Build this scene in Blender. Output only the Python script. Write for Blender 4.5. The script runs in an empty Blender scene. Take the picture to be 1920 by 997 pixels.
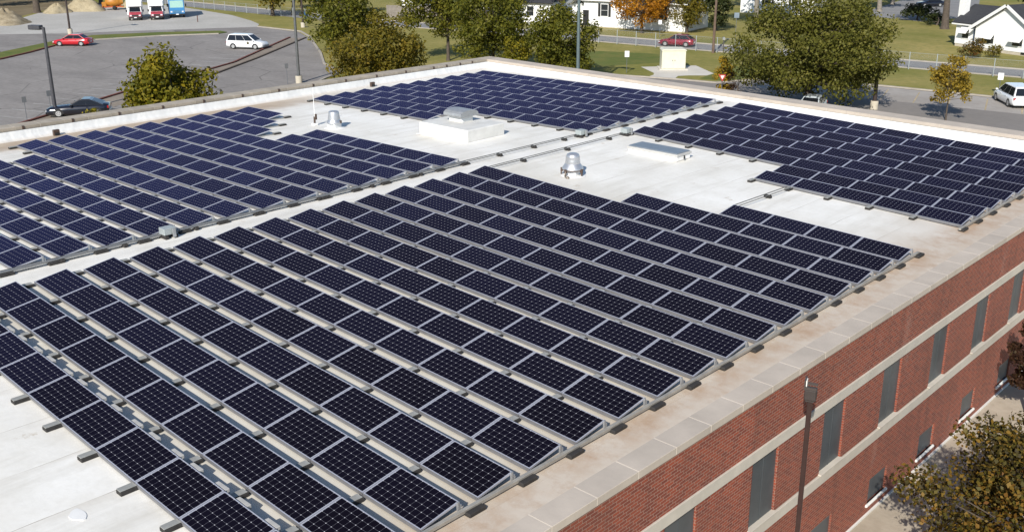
import bpy, math, random
import numpy as np
from mathutils import Vector, Matrix
R = math.radians
sc = bpy.context.scene
random.seed(7)

# ------------------------------------------------------------------ camera, sky, sun, exposure
cam_d = bpy.data.cameras.new("camera"); cam = bpy.data.objects.new("camera", cam_d)
sc.collection.objects.link(cam); sc.camera = cam
cam_d.sensor_fit = 'HORIZONTAL'; cam_d.sensor_width = 36.0
cam_d.lens = 36.0 * 1887.16 / 1920.0
cam_d.shift_y = -50.15 / 1920.0
cam_d.clip_start = 0.1; cam_d.clip_end = 2000
_yaw, _pit, _rol = R(43.719), R(17.905), R(-0.224)
_f = Vector((-math.sin(_yaw)*math.cos(_pit), math.cos(_yaw)*math.cos(_pit), -math.sin(_pit)))
_r = Vector((math.cos(_yaw), math.sin(_yaw), 0)); _u = _r.cross(_f)
_r2 = _r*math.cos(_rol) + _u*math.sin(_rol); _u2 = _u*math.cos(_rol) - _r*math.sin(_rol)
_m = Matrix((_r2, _u2, -_f)).transposed().to_4x4(); _m.translation = Vector((11.902, -10.069, 10.030))
cam.matrix_world = _m

SUN_AZ = Vector((0.432, -0.902)).normalized(); SUN_EL = R(33)
w = bpy.data.worlds.new("World"); sc.world = w; w.use_nodes = True
nt = w.node_tree; bg = nt.nodes["Background"]; sky = nt.nodes.new("ShaderNodeTexSky")
sky.sky_type = 'NISHITA'; sky.sun_disc = False; sky.sun_elevation = SUN_EL
sky.sun_rotation = math.atan2(SUN_AZ.x, SUN_AZ.y); sky.altitude = 400; sky.air_density = 1.0; sky.dust_density = 0.15; sky.ozone_density = 1.4
nt.links.new(sky.outputs[0], bg.inputs[0]); bg.inputs[1].default_value = 0.10
sd = bpy.data.lights.new("sun", 'SUN'); so = bpy.data.objects.new("sun", sd); sc.collection.objects.link(so)
sd.energy = 4.7; sd.angle = R(0.53); sd.color = (1.0, 0.945, 0.855)
_sv = Vector((SUN_AZ.x*math.cos(SUN_EL), SUN_AZ.y*math.cos(SUN_EL), math.sin(SUN_EL)))
so.rotation_euler = _sv.to_track_quat('Z', 'Y').to_euler(); so.location = (30, -50, 60)
sc.view_settings.view_transform = 'Standard'; sc.view_settings.look = 'None'
sc.view_settings.gamma = 1; sc.view_settings.use_curve_mapping = False
sc.view_settings.exposure = 0.33

# ------------------------------------------------------------------ helpers
COL = sc.collection
class MB:
    """collects shapes, builds one mesh object; faces carry a material slot"""
    def __init__(s): s.v = []; s.f = []; s.m = []; s.sm = []
    def add(s, vs, fs, m=0, smooth=False):
        o = len(s.v); s.v += [tuple(v) for v in vs]
        for f in fs: s.f.append(tuple(o+i for i in f)); s.m.append(m); s.sm.append(smooth)
        return s
    def box(s, c, d, rz=0, m=0, ch=0):
        cx, cy, cz = c; x, y, z = d[0]/2, d[1]/2, d[2]/2; ca, sa = math.cos(rz), math.sin(rz)
        if ch <= 0:
            P = [(-x,-y,-z),(x,-y,-z),(x,y,-z),(-x,y,-z),(-x,-y,z),(x,-y,z),(x,y,z),(-x,y,z)]
            F = [(3,2,1,0),(4,5,6,7),(0,1,5,4),(1,2,6,5),(2,3,7,6),(3,0,4,7)]
        else:
            k = ch; P = []
            for zz, ins in ((-z,k),(-z+k,0),(z-k,0),(z,k)):
                X, Y = x-ins, y-ins
                P += [(-X+k*(ins==0),-Y,zz),(X-k*(ins==0),-Y,zz),(X,-Y+k*(ins==0),zz),(X,Y-k*(ins==0),zz),(X-k*(ins==0),Y,zz),(-X+k*(ins==0),Y,zz),(-X,Y-k*(ins==0),zz),(-X,-Y+k*(ins==0),zz)]
            F = [tuple(range(7,-1,-1)), tuple(range(24,32))]
            for l in range(3):
                for i in range(8): a = l*8+i; b = l*8+(i+1)%8; F.append((a,b,b+8,a+8))
        P = [(cx+p[0]*ca-p[1]*sa, cy+p[0]*sa+p[1]*ca, cz+p[2]) for p in P]
        return s.add(P, F, m)
    def tube(s, pts, rad, n=8, m=0, caps=True, smooth=True):
        pts = [Vector(p) for p in pts]
        if not isinstance(rad, (list, tuple)): rad = [rad]*len(pts)
        V = []; prev = None
        for i, p in enumerate(pts):
            t = (pts[min(i+1,len(pts)-1)] - pts[max(i-1,0)]).normalized()
            a = Vector((0,0,1)) if abs(t.z) < 0.9 else Vector((1,0,0))
            if prev is None: a = t.cross(a).normalized()
            else: a = (prev - t*prev.dot(t)).normalized()
            prev = a; b = t.cross(a)
            for k in range(n):
                th = 2*math.pi*k/n; V.append(p + (a*math.cos(th)+b*math.sin(th))*rad[i])
        F = []
        for i in range(len(pts)-1):
            for k in range(n): F.append((i*n+k, i*n+(k+1)%n, (i+1)*n+(k+1)%n, (i+1)*n+k))
        s.add(V, F, m, smooth)
        if caps: s.add(V[:n], [tuple(range(n-1,-1,-1))], m); s.add(V[-n:], [tuple(range(n))], m)
        return s
    def lathe(s, prof, c=(0,0,0), n=24, m=0, axis='z', smooth=True):
        V = []
        for r, z in prof:
            for k in range(n):
                th = 2*math.pi*k/n; a, b = r*math.cos(th), r*math.sin(th)
                p = (a,b,z) if axis == 'z' else ((z,a,b) if axis == 'x' else (a,z,b))
                V.append((p[0]+c[0], p[1]+c[1], p[2]+c[2]))
        F = []
        for i in range(len(prof)-1):
            for k in range(n): F.append((i*n+k, i*n+(k+1)%n, (i+1)*n+(k+1)%n, (i+1)*n+k))
        s.add(V, F, m, smooth)
        s.add(V[:n], [tuple(range(n-1,-1,-1))], m); s.add(V[-n:], [tuple(range(n))], m)
        return s
    def prism(s, poly, z0, z1, m=0):
        n = len(poly)
        V = [(x,y,z0) for x,y in poly] + [(x,y,z1) for x,y in poly]
        F = [tuple(range(n-1,-1,-1)), tuple(range(n,2*n))] + [(i,(i+1)%n,n+(i+1)%n,n+i) for i in range(n)]
        return s.add(V, F, m)
    def xprism(s, poly, x0, x1, m=0, tf=None):
        """polygon in (y,z) extruded along x"""
        n = len(poly); V = [(x0,a,b) for a,b in poly] + [(x1,a,b) for a,b in poly]
        if tf: V = [tf(v) for v in V]
        F = [tuple(range(n-1,-1,-1)), tuple(range(n,2*n))] + [(i,(i+1)%n,n+(i+1)%n,n+i) for i in range(n)]
        return s.add(V, F, m)
    def build(s, name, mats, parent=None, fix=True):
        me = bpy.data.meshes.new(name); me.from_pydata(s.v, [], s.f)
        if not isinstance(mats, (list, tuple)): mats = [mats]
        for m in mats: me.materials.append(m)
        me.polygons.foreach_set("material_index", s.m); me.polygons.foreach_set("use_smooth", s.sm)
        me.update()
        if fix:
            import bmesh
            b = bmesh.new(); b.from_mesh(me); bmesh.ops.recalc_face_normals(b, faces=b.faces); b.to_mesh(me); b.free()
        o = bpy.data.objects.new(name, me); COL.objects.link(o)
        if parent: o.parent = parent
        return o
def tag(o, label, cat, group=None, kind=None):
    if label: o["label"] = label
    if cat: o["category"] = cat
    if group: o["group"] = group
    if kind: o["kind"] = kind
    return o
def thing(name, label, cat, loc=(0,0,0), rz=0, group=None):
    o = bpy.data.objects.new(name, None); COL.objects.link(o); o.empty_display_size = 0.2
    o.location = loc; o.rotation_euler = (0,0,rz); return tag(o, label, cat, group)
def struct(o): o["kind"] = "structure"; return o
def dup(o, parent=None):
    c = o.copy(); COL.objects.link(c)
    if parent: c.parent = parent
    for ch in list(o.children): dup(ch, c)
    return c

# ------------------------------------------------------------------ materials
def newmat(name):
    m = bpy.data.materials.new(name); m.use_nodes = True
    return m, m.node_tree, m.node_tree.nodes["Principled BSDF"]
def L(t, a, b): t.links.new(a, b)
def N(t, k, **kw):
    n = t.nodes.new(k)
    for a, v in kw.items(): setattr(n, a, v)
    return n
def mth(t, op, a, b=None, clamp=False):
    n = N(t, "ShaderNodeMath", operation=op); n.use_clamp = clamp
    for i, x in enumerate((a, b)):
        if x is None: continue
        if isinstance(x, (int, float)): n.inputs[i].default_value = x
        else: L(t, x, n.inputs[i])
    return n.outputs[0]
def mixc(t, fac, a, b, mode='MIX'):
    n = N(t, "ShaderNodeMix", data_type='RGBA', blend_type=mode)
    if isinstance(fac, (int, float)): n.inputs[0].default_value = fac
    else: L(t, fac, n.inputs[0])
    for i, x in ((6, a), (7, b)):
        if isinstance(x, tuple): n.inputs[i].default_value = (*x[:3], 1)
        else: L(t, x, n.inputs[i])
    return n.outputs[2]
def noise(t, scale, detail=4, vec=None, rough=0.6, stretch=None):
    n = N(t, "ShaderNodeTexNoise"); n.inputs["Scale"].default_value = scale
    n.inputs["Detail"].default_value = detail; n.inputs["Roughness"].default_value = rough
    if vec is None: vec = N(t, "ShaderNodeTexCoord").outputs["Object"]
    if stretch:
        mp = N(t, "ShaderNodeMapping"); mp.inputs["Scale"].default_value = stretch; L(t, vec, mp.inputs[0]); vec = mp.outputs[0]
    L(t, vec, n.inputs["Vector"]); return n.outputs["Fac"]
def ramp(t, fac, stops):
    n = N(t, "ShaderNodeValToRGB"); L(t, fac, n.inputs[0]); e = n.color_ramp.elements
    while len(e) < len(stops): e.new(0.5)
    for i, (p, c) in enumerate(stops): e[i].position = p; e[i].color = (*c, 1) if len(c) == 3 else c
    return n.outputs[0]
def sstep(t, x, a, b):
    n = N(t, "ShaderNodeMapRange", interpolation_type='SMOOTHSTEP'); n.inputs[1].default_value = a; n.inputs[2].default_value = b
    if isinstance(x, (int, float)): n.inputs[0].default_value = x
    else: L(t, x, n.inputs[0])
    return n.outputs[0]
def M(name, col, rough=0.6, metal=0.0, var=0.12, scale=2.0, bump=0.0, col2=None, coat=0.0, isl=0.0, spec=None):
    m, t, b = newmat(name)
    b.inputs["Roughness"].default_value = rough; b.inputs["Metallic"].default_value = metal
    if coat: b.inputs["Coat Weight"].default_value = coat; b.inputs["Coat Roughness"].default_value = 0.06
    if spec is not None: b.inputs["Specular IOR Level"].default_value = spec
    c2 = col2 or tuple(max(0, c*(1-2.2*var)) for c in col)
    f = noise(t, scale, 5)
    f = ramp(t, f, [(0.3, (0,0,0)), (0.72, (1,1,1))])
    c = mixc(t, f, c2, col)
    if isl:
        g = N(t, "ShaderNodeNewGeometry").outputs["Random Per Island"]
        k = mth(t, 'ADD', mth(t, 'MULTIPLY', g, isl), 1-isl/2)
        cc = N(t, "ShaderNodeCombineColor"); [L(t, k, cc.inputs[i]) for i in range(3)]
        c = mixc(t, 1.0, c, cc.outputs[0], 'MULTIPLY')
    L(t, c, b.inputs["Base Color"])
    if bump:
        bp = N(t, "ShaderNodeBump"); bp.inputs["Strength"].default_value = bump; bp.inputs["Distance"].default_value = 0.02
        L(t, noise(t, scale*12, 3), bp.inputs["Height"]); L(t, bp.outputs[0], b.inputs["Normal"])
    return m

alu = M("aluminium", (0.66,0.66,0.72), 0.42, 0.55, 0.05)
skirtm = M("mill_skirt", (0.23,0.23,0.245), 0.6, 0.3, 0.12, 3)
galv = M("galvanised_steel", (0.50,0.51,0.52), 0.5, 0.6, 0.12, 4)
railm = M("weathered_rail", (0.42,0.40,0.36), 0.55, 0.25, 0.15, 3)
rubber = M("black_rubber", (0.035,0.032,0.03), 0.85, 0, 0.2, 6)
padgrey = M("grey_tray", (0.36,0.36,0.34), 0.7, 0.1, 0.15, 5)
concm = M("ballast_concrete", (0.48,0.47,0.45), 0.9, 0, 0.12, 6)
spun = M("spun_aluminium", (0.80,0.81,0.84), 0.33, 0.85, 0.06, 3)
whitem = M("white_membrane", (0.82,0.81,0.79), 0.55, 0, 0.06, 2.5, 0.15)
whitep = M("white_paint", (0.80,0.80,0.79), 0.5, 0, 0.04, 3)
brownm = M("brown_metal", (0.10,0.065,0.05), 0.5, 0.2, 0.15, 4)
darkm = M("dark_trim", (0.02,0.02,0.022), 0.5, 0, 0.1)
bronze = M("bronze_pole_paint", (0.075,0.055,0.05), 0.42, 0.3, 0.15, 5)
greypole = M("grey_pole_paint", (0.17,0.175,0.18), 0.45, 0.4, 0.15, 5)
greenpole = M("blue_grey_pole_paint", (0.16,0.21,0.22), 0.45, 0.4, 0.1, 5)
lens = M("lamp_lens", (0.85,0.84,0.78), 0.25, 0, 0.03)
stone = M("limestone", (0.52,0.45,0.38), 0.8, 0, 0.10, 0.9, 0.15, isl=0.06)
band = M("limestone_band", (0.56,0.51,0.435), 0.8, 0, 0.09, 1.4, 0.1)
sillm = M("white_sill", (0.74,0.73,0.70), 0.7, 0, 0.06, 3)
tyre = M("tyre_rubber", (0.02,0.02,0.02), 0.85, 0, 0.1)
rimm = M("alloy_rim", (0.68,0.69,0.70), 0.3, 0.6, 0.05)
cglass = M("car_glass", (0.012,0.014,0.018), 0.06, 0, 0.05, coat=0.0)
tailm = M("tail_lamp_red", (0.35,0.01,0.012), 0.2, 0, 0.05, coat=0.5)
headm = M("head_lamp", (0.75,0.76,0.78), 0.15, 0.1, 0.03, coat=0.5)
concrete = M("lamp_base_concrete", (0.52,0.47,0.38), 0.9, 0, 0.1, 3)
signw = M("sign_white", (0.80,0.80,0.80), 0.45, 0, 0.02)
signg = M("sign_back_grey", (0.22,0.23,0.25), 0.45, 0.5, 0.06)
signr = M("sign_red", (0.42,0.045,0.04), 0.45, 0, 0.05)
signb = M("sign_blue", (0.04,0.17,0.42), 0.45, 0, 0.05)
bark = M("bark", (0.11,0.085,0.065), 0.9, 0, 0.25, 4, 0.5)
barkpale = M("pale_bark", (0.26,0.23,0.19), 0.9, 0, 0.2, 3, 0.5)
shingle = M("dark_shingle", (0.045,0.046,0.052), 0.85, 0, 0.2, 5, 0.3)
siding, t, b = newmat("white_siding")
tc = N(t, "ShaderNodeTexCoord").outputs["Object"]; sp = N(t, "ShaderNodeSeparateXYZ"); L(t, tc, sp.inputs[0])
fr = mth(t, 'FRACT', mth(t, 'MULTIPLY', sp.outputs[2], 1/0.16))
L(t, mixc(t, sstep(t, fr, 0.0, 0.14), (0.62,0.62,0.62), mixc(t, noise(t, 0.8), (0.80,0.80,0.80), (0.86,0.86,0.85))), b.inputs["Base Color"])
b.inputs["Roughness"].default_value = 0.55
winglass = M("house_window_glass", (0.03,0.035,0.04), 0.08, 0, 0.1)

# solar cells: 10 x 6 pseudo-square cells, size read from the sheet itself (object space)
PW, PD, FR = 1.636, 0.952, 0.026
cells, t, b = newmat("solar_cells")
tc = N(t, "ShaderNodeTexCoord").outputs["UV"]; sp = N(t, "ShaderNodeSeparateXYZ"); L(t, tc, sp.inputs[0])
fx = mth(t, 'FRACT', mth(t, 'MULTIPLY', sp.outputs[0], 10.0)); fy = mth(t, 'FRACT', mth(t, 'MULTIPLY', sp.outputs[1], 6.0))
dx = mth(t, 'SUBTRACT', 0.5, mth(t, 'ABSOLUTE', mth(t, 'SUBTRACT', fx, 0.5)))
dy = mth(t, 'SUBTRACT', 0.5, mth(t, 'ABSOLUTE', mth(t, 'SUBTRACT', fy, 0.5)))
line = mth(t, 'LESS_THAN', mth(t, 'MINIMUM', dx, dy), 0.018)
dia = mth(t, 'LESS_THAN', mth(t, 'ADD', dx, dy), 0.082)
oi = N(t, "ShaderNodeObjectInfo").outputs["Random"]
base = mixc(t, oi, (0.0046,0.0036,0.0050), (0.0054,0.0043,0.0075))
cellv = mixc(t, mth(t, 'MULTIPLY', noise(t, 3.0, 2), 0.7), base, (0.0062,0.0052,0.009))
c = mixc(t, line, cellv, (0.10,0.10,0.12)); c = mixc(t, dia, c, (0.55,0.55,0.58))
L(t, c, b.inputs["Base Color"]); b.inputs["Roughness"].default_value = 0.5; b.inputs["Specular IOR Level"].default_value = 0.0
gl = N(t, "ShaderNodeBsdfGlossy"); gl.inputs["Roughness"].default_value = 0.13
hs_ = N(t, "ShaderNodeHueSaturation"); hs_.inputs["Color"].default_value = (0.33,0.30,0.66,1)
L(t, mth(t, 'ADD', mth(t, 'MULTIPLY', oi, 0.34), 0.80), hs_.inputs["Value"]); L(t, hs_.outputs[0], gl.inputs[0])
fr_ = N(t, "ShaderNodeFresnel"); fr_.inputs[0].default_value = 1.30
ms = N(t, "ShaderNodeMixShader"); L(t, fr_.outputs[0], ms.inputs[0]); L(t, b.outputs[0], ms.inputs[1]); L(t, gl.outputs[0], ms.inputs[2])
L(t, ms.outputs[0], t.nodes["Material Output"].inputs[0])

# roof membrane: seams, dirt pulled along the falls, rusty drainage stains at the low edges
roofm, t, b = newmat("roof_membrane")
tc = N(t, "ShaderNodeTexCoord").outputs["Object"]; sp = N(t, "ShaderNodeSeparateXYZ"); L(t, tc, sp.inputs[0]); X, Y = mth(t, 'SUBTRACT', sp.outputs[0], 18.0), mth(t, 'ADD', sp.outputs[1], 12.0)
n1 = noise(t, 0.35, 6, rough=0.65); n2 = noise(t, 1.0, 6, stretch=(1.1, 0.16, 1), rough=0.65); n3 = noise(t, 6.0, 5)
c = mixc(t, ramp(t, n1, [(0.35, (0,0,0)), (0.7, (1,1,1))]), (0.69,0.665,0.61), (0.84,0.825,0.79))
c = mixc(t, mth(t, 'MULTIPLY', ramp(t, n2, [(0.50, (0,0,0)), (0.72, (1,1,1))]), 0.55), c, (0.50,0.47,0.41))
c = mixc(t, mth(t, 'MULTIPLY', ramp(t, n3, [(0.45, (0,0,0)), (0.75, (1,1,1))]), 0.22), c, (0.56,0.53,0.47))
ne0 = mth(t, 'SUBTRACT', noise(t, 1.1, 6), 0.5)
wob = mth(t, 'MULTIPLY', mth(t, 'SUBTRACT', noise(t, 0.25, 2), 0.5), 0.25)
sf = mth(t, 'FRACT', mth(t, 'MULTIPLY', mth(t, 'ADD', mth(t, 'ADD', X, wob), 100.37), 1/1.83))
seam = mth(t, 'LESS_THAN', sf, 0.012)
seamv = mth(t, 'MULTIPLY', seam, ramp(t, noise(t, 0.7, 4), [(0.38, (0,0,0)), (0.62, (1,1,1))]))
c = mixc(t, mth(t, 'MULTIPLY', seamv, 0.75), c, (0.30,0.26,0.21))
soft = mth(t, 'MULTIPLY', sstep(t, sf, 0.16, 0.0), ramp(t, noise(t, 1.6, 5, stretch=(1,0.25,1)), [(0.45, (0,0,0)), (0.75, (1,1,1))]))
c = mixc(t, mth(t, 'MULTIPLY', soft, 0.45), c, (0.45,0.40,0.33))
edge = mth(t, 'MULTIPLY', sstep(t, mth(t, 'ADD', X, mth(t, 'MULTIPLY', ne0, 1.0)), -0.9, 0.15), sstep(t, mth(t, 'ADD', X, mth(t, 'MULTIPLY', ne0, 1.0)), 1.3, 0.3))
# brown silt where water stands, east and west
ne = mth(t, 'MULTIPLY', mth(t, 'SUBTRACT', noise(t, 0.45, 5), 0.5), 3.2)
east = sstep(t, mth(t, 'ADD', X, ne), -3.2, 0.6)
c = mixc(t, mth(t, 'MULTIPLY', east, 0.80), c, mixc(t, noise(t, 1.8, 6), (0.44,0.355,0.27), (0.60,0.53,0.445)))
west = mth(t, 'MULTIPLY', sstep(t, mth(t, 'ADD', X, ne), -34.9, -37.0), sstep(t, Y, 30, 20))
c = mixc(t, mth(t, 'MULTIPLY', west, 0.85), c, mixc(t, noise(t, 1.5, 5), (0.25,0.15,0.08), (0.50,0.40,0.28)))
rust = mth(t, 'MULTIPLY', sstep(t, mth(t, 'ADD', X, ne), -2.2, 0.3), ramp(t, noise(t, 1.4, 7, rough=0.7), [(0.52, (0,0,0)), (0.68, (1,1,1))]))
c = mixc(t, mth(t, 'MULTIPLY', rust, 0.38), c, (0.34,0.20,0.105))
c = mixc(t, mth(t, 'MULTIPLY', edge, ramp(t, noise(t, 1.3, 6, rough=0.68), [(0.40, (0.1,0.1,0.1)), (0.66, (0.75,0.75,0.75))])), c, (0.40,0.255,0.15))
spot = mth(t, 'MULTIPLY', ramp(t, noise(t, 0.9, 7, rough=0.72), [(0.63, (0,0,0)), (0.70, (1,1,1))]), 0.55)
c = mixc(t, spot, c, (0.40,0.31,0.21))
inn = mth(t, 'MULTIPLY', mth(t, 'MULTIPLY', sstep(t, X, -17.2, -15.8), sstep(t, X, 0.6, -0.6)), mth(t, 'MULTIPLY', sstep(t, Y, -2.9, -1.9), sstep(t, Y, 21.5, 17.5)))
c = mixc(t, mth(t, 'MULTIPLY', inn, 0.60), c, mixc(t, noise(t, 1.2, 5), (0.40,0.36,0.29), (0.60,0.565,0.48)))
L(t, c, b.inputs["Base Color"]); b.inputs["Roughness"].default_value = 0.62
bp = N(t, "ShaderNodeBump"); bp.inputs["Strength"].default_value = 0.25; bp.inputs["Distance"].default_value = 0.03; L(t, noise(t, 2.5, 5), bp.inputs["Height"]); L(t, bp.outputs[0], b.inputs["Normal"])

# wrinkled membrane up-turn
flash, t, b = newmat("wrinkled_membrane")
n = noise(t, 1.7, 2, stretch=(1, 1, 0.5)); c = mixc(t, noise(t, 0.8, 5), (0.60,0.60,0.59), (0.73,0.735,0.73))
tc = N(t, "ShaderNodeTexCoord").outputs["Object"]; sp = N(t, "ShaderNodeSeparateXYZ"); L(t, tc, sp.inputs[0])
c = mixc(t, mth(t, 'MULTIPLY', sstep(t, sp.outputs[2], 5.57, 5.40), 0.4), c, (0.50,0.38,0.26))
L(t, c, b.inputs["Base Color"]); b.inputs["Roughness"].default_value = 0.5
bp = N(t, "ShaderNodeBump"); bp.inputs["Strength"].default_value = 0.55; bp.inputs["Distance"].default_value = 0.11; L(t, n, bp.inputs["Height"]); L(t, bp.outputs[0], b.inputs["Normal"])

# brick
brick, t, b = newmat("red_brick")
tc = N(t, "ShaderNodeTexCoord").outputs["Object"]; sp = N(t, "ShaderNodeSeparateXYZ"); L(t, tc, sp.inputs[0])
cb = N(t, "ShaderNodeCombineXYZ"); L(t, mth(t, 'ADD', sp.outputs[0], sp.outputs[1]), cb.inputs[0]); L(t, sp.outputs[2], cb.inputs[1])
bk = N(t, "ShaderNodeTexBrick"); L(t, cb.outputs[0], bk.inputs["Vector"]); bk.offset = 0.5
bk.inputs["Scale"].default_value = 1; bk.inputs["Brick Width"].default_value = 0.213; bk.inputs["Row Height"].default_value = 0.0735
bk.inputs["Mortar Size"].default_value = 0.007; bk.inputs["Mortar Smooth"].default_value = 0.2; bk.inputs["Bias"].default_value = -0.1
bk.inputs["Color1"].default_value = (0.285,0.057,0.026,1); bk.inputs["Color2"].default_value = (0.150,0.032,0.021,1)
bk.inputs["Mortar"].default_value = (0.33,0.215,0.165,1)
c = mixc(t, mth(t, 'MULTIPLY', ramp(t, noise(t, 0.5, 6), [(0.35, (0,0,0)), (0.75, (1,1,1))]), 0.35), bk.outputs["Color"], (0.14,0.06,0.04))
stk = mth(t, 'MULTIPLY', ramp(t, noise(t, 1.0, 4, stretch=(1, 2.6, 0.12), rough=0.6), [(0.52, (0,0,0)), (0.68, (1,1,1))]), 0.30)
c = mixc(t, stk, c, (0.085,0.040,0.030))
eff = mth(t, 'MULTIPLY', ramp(t, noise(t, 0.8, 6, stretch=(1,1,0.5)), [(0.62, (0,0,0)), (0.76, (1,1,1))]), 0.14)
c = mixc(t, eff, c, (0.55,0.45,0.38))
L(t, c, b.inputs["Base Color"]); b.inputs["Roughness"].default_value = 0.85
bp = N(t, "ShaderNodeBump"); bp.inputs["Strength"].default_value = 0.5; bp.inputs["Distance"].default_value = 0.008; bp.invert = True
L(t, bk.outputs["Fac"], bp.inputs["Height"]); L(t, bp.outputs[0], b.inputs["Normal"])
wpanel = M("window_infill_grey", (0.100,0.112,0.120), 0.45, 0.15, 0.14, 1.2)

# ground
def ground_mat(name, ca, cb_, sc1, sc2, cc=None, bump=0.3, rough=0.95, stretch=None, amt=0.35):
    m, t, b = newmat(name)
    f1 = ramp(t, noise(t, sc1, 6, stretch=stretch), [(0.32, (0,0,0)), (0.70, (1,1,1))]); f2 = noise(t, sc2, 4)
    c = mixc(t, f1, ca, cb_)
    if cc: c = mixc(t, mth(t, 'MULTIPLY', ramp(t, f2, [(0.42, (0,0,0)), (0.66, (1,1,1))]), amt), c, cc)
    L(t, c, b.inputs["Base Color"]); b.inputs["Roughness"].default_value = rough; b.inputs["Specular IOR Level"].default_value = 0.25
    bp = N(t, "ShaderNodeBump"); bp.inputs["Strength"].default_value = bump; bp.inputs["Distance"].default_value = 0.05; L(t, noise(t, sc2*3, 4), bp.inputs["Height"]); L(t, bp.outputs[0], b.inputs["Normal"])
    return m
grassm = ground_mat("dry_lawn", (0.175,0.170,0.036), (0.335,0.270,0.095), 0.10, 1.4, (0.105,0.125,0.022), 0.9, amt=0.42)
greeng = ground_mat("green_lawn", (0.075,0.115,0.020), (0.150,0.155,0.036), 0.3, 1.5, (0.18,0.15,0.05), 0.9)
asph = ground_mat("worn_asphalt", (0.210,0.195,0.186), (0.285,0.266,0.252), 0.22, 2.5, (0.150,0.137,0.128), 0.2, stretch=(0.6, 1.6, 1))
t = asph.node_tree; b = t.nodes["Principled BSDF"]; src = b.inputs["Base Color"].links[0].from_socket
tc = N(t, "ShaderNodeTexCoord").outputs["Object"]; vo = N(t, "ShaderNodeTexVoronoi", feature='DISTANCE_TO_EDGE'); vo.inputs["Scale"].default_value = 0.14
vm = N(t, "ShaderNodeVectorMath", operation='ADD'); nz = N(t, "ShaderNodeTexNoise"); nz.inputs["Scale"].default_value = 0.5; L(t, tc, vm.inputs[0])
vs = N(t, "ShaderNodeVectorMath", operation='SCALE'); vs.inputs["Scale"].default_value = 2.5; L(t, nz.outputs["Color"], vs.inputs[0]); L(t, vs.outputs[0], vm.inputs[1]); L(t, vm.outputs[0], vo.inputs["Vector"])
ck = mth(t, 'MULTIPLY', mth(t, 'LESS_THAN', vo.outputs["Distance"], 0.010), ramp(t, noise(t, 0.08, 3), [(0.42, (0,0,0)), (0.6, (1,1,1))]))
c = mixc(t, mth(t, 'MULTIPLY', ck, 0.6), src, (0.075,0.07,0.066))
oil = ramp(t, noise(t, 0.55, 5, stretch=(1, 0.45, 1), rough=0.7), [(0.62, (0,0,0)), (0.74, (1,1,1))])
c = mixc(t, mth(t, 'MULTIPLY', oil, 0.45), c, (0.105,0.095,0.088)); L(t, c, b.inputs["Base Color"])
asph2 = ground_mat("grey_asphalt", (0.20,0.185,0.172), (0.235,0.215,0.20), 0.15, 2.0, (0.17,0.157,0.147), 0.2)
street_m = ground_mat("street_asphalt", (0.20,0.20,0.205), (0.265,0.26,0.258), 0.2, 2.0, (0.17,0.168,0.17), 0.2, stretch=(0.3,1.5,1))
palec = ground_mat("parking_concrete", (0.30,0.275,0.25), (0.38,0.355,0.33), 0.2, 1.5, (0.24,0.21,0.19), 0.2)
gravelm = ground_mat("grey_gravel", (0.385,0.372,0.345), (0.485,0.468,0.44), 0.15, 3.0, (0.27,0.255,0.23), 0.5)
pilem = ground_mat("gravel_pile", (0.30,0.25,0.16), (0.45,0.385,0.26), 0.8, 4.0, (0.20,0.15,0.09), 0.8)
pavem = ground_mat("pavement_concrete", (0.36,0.31,0.24), (0.47,0.41,0.33), 0.5, 3.0, (0.30,0.25,0.19), 0.2)
padm = ground_mat("pale_concrete", (0.50,0.47,0.42), (0.58,0.55,0.50), 0.5, 2.0)
redk = M("red_kerb_brick", (0.20,0.065,0.045), 0.9, 0, 0.2, 2)
kerbm = M("kerb_concrete", (0.42,0.38,0.33), 0.9, 0, 0.12, 1.5)
pathm = ground_mat("brown_paving", (0.22,0.185,0.15), (0.28,0.24,0.20), 0.4, 3.0, (0.17,0.14,0.11), 0.2)
paintl = M("faded_line_paint", (0.48,0.47,0.45), 0.9, 0, 0.2, 1.5)
painty = M("faded_yellow_paint", (0.50,0.40,0.25), 0.9, 0, 0.2, 1.5)
dirtm = ground_mat("bare_dirt", (0.14,0.105,0.06), (0.24,0.19,0.12), 0.15, 1.0, (0.07,0.07,0.025), 0.7)

def leafmat(name, cols, tr=0.35):
    m, t, b = newmat(name)
    g = N(t, "ShaderNodeNewGeometry").outputs["Random Per Island"]
    n = ramp(t, noise(t, 0.55, 3), [(0.30, (0,0,0)), (0.70, (1,1,1))])
    f = mth(t, 'ADD', mth(t, 'MULTIPLY', g, 0.55), mth(t, 'MULTIPLY', n, 0.45))
    st = [(i/(len(cols)-1)*0.8+0.1, c) for i, c in enumerate(cols)]
    c = ramp(t, f, st)
    L(t, c, b.inputs["Base Color"]); b.inputs["Roughness"].default_value = 0.6; b.inputs["Specular IOR Level"].default_value = 0.25
    tl = N(t, "ShaderNodeBsdfTranslucent"); L(t, mixc(t, 1.0, c, (1.0,1.0,0.6), 'MULTIPLY'), tl.inputs[0])
    ms = N(t, "ShaderNodeMixShader"); ms.inputs[0].default_value = tr
    L(t, b.outputs[0], ms.inputs[1]); L(t, tl.outputs[0], ms.inputs[2]); L(t, ms.outputs[0], t.nodes["Material Output"].inputs[0])
    return m
lf_green = leafmat("leaf_green", [(0.060,0.070,0.008), (0.115,0.118,0.012), (0.185,0.165,0.020)])
lf_olive = leafmat("leaf_olive", [(0.075,0.070,0.009), (0.150,0.125,0.014), (0.225,0.155,0.018)])
lf_gold = leafmat("leaf_green_gold", [(0.070,0.078,0.006), (0.165,0.150,0.010), (0.300,0.225,0.014)])
lf_elm = leafmat("leaf_elm", [(0.060,0.064,0.010), (0.118,0.118,0.018), (0.190,0.170,0.036)])
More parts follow.
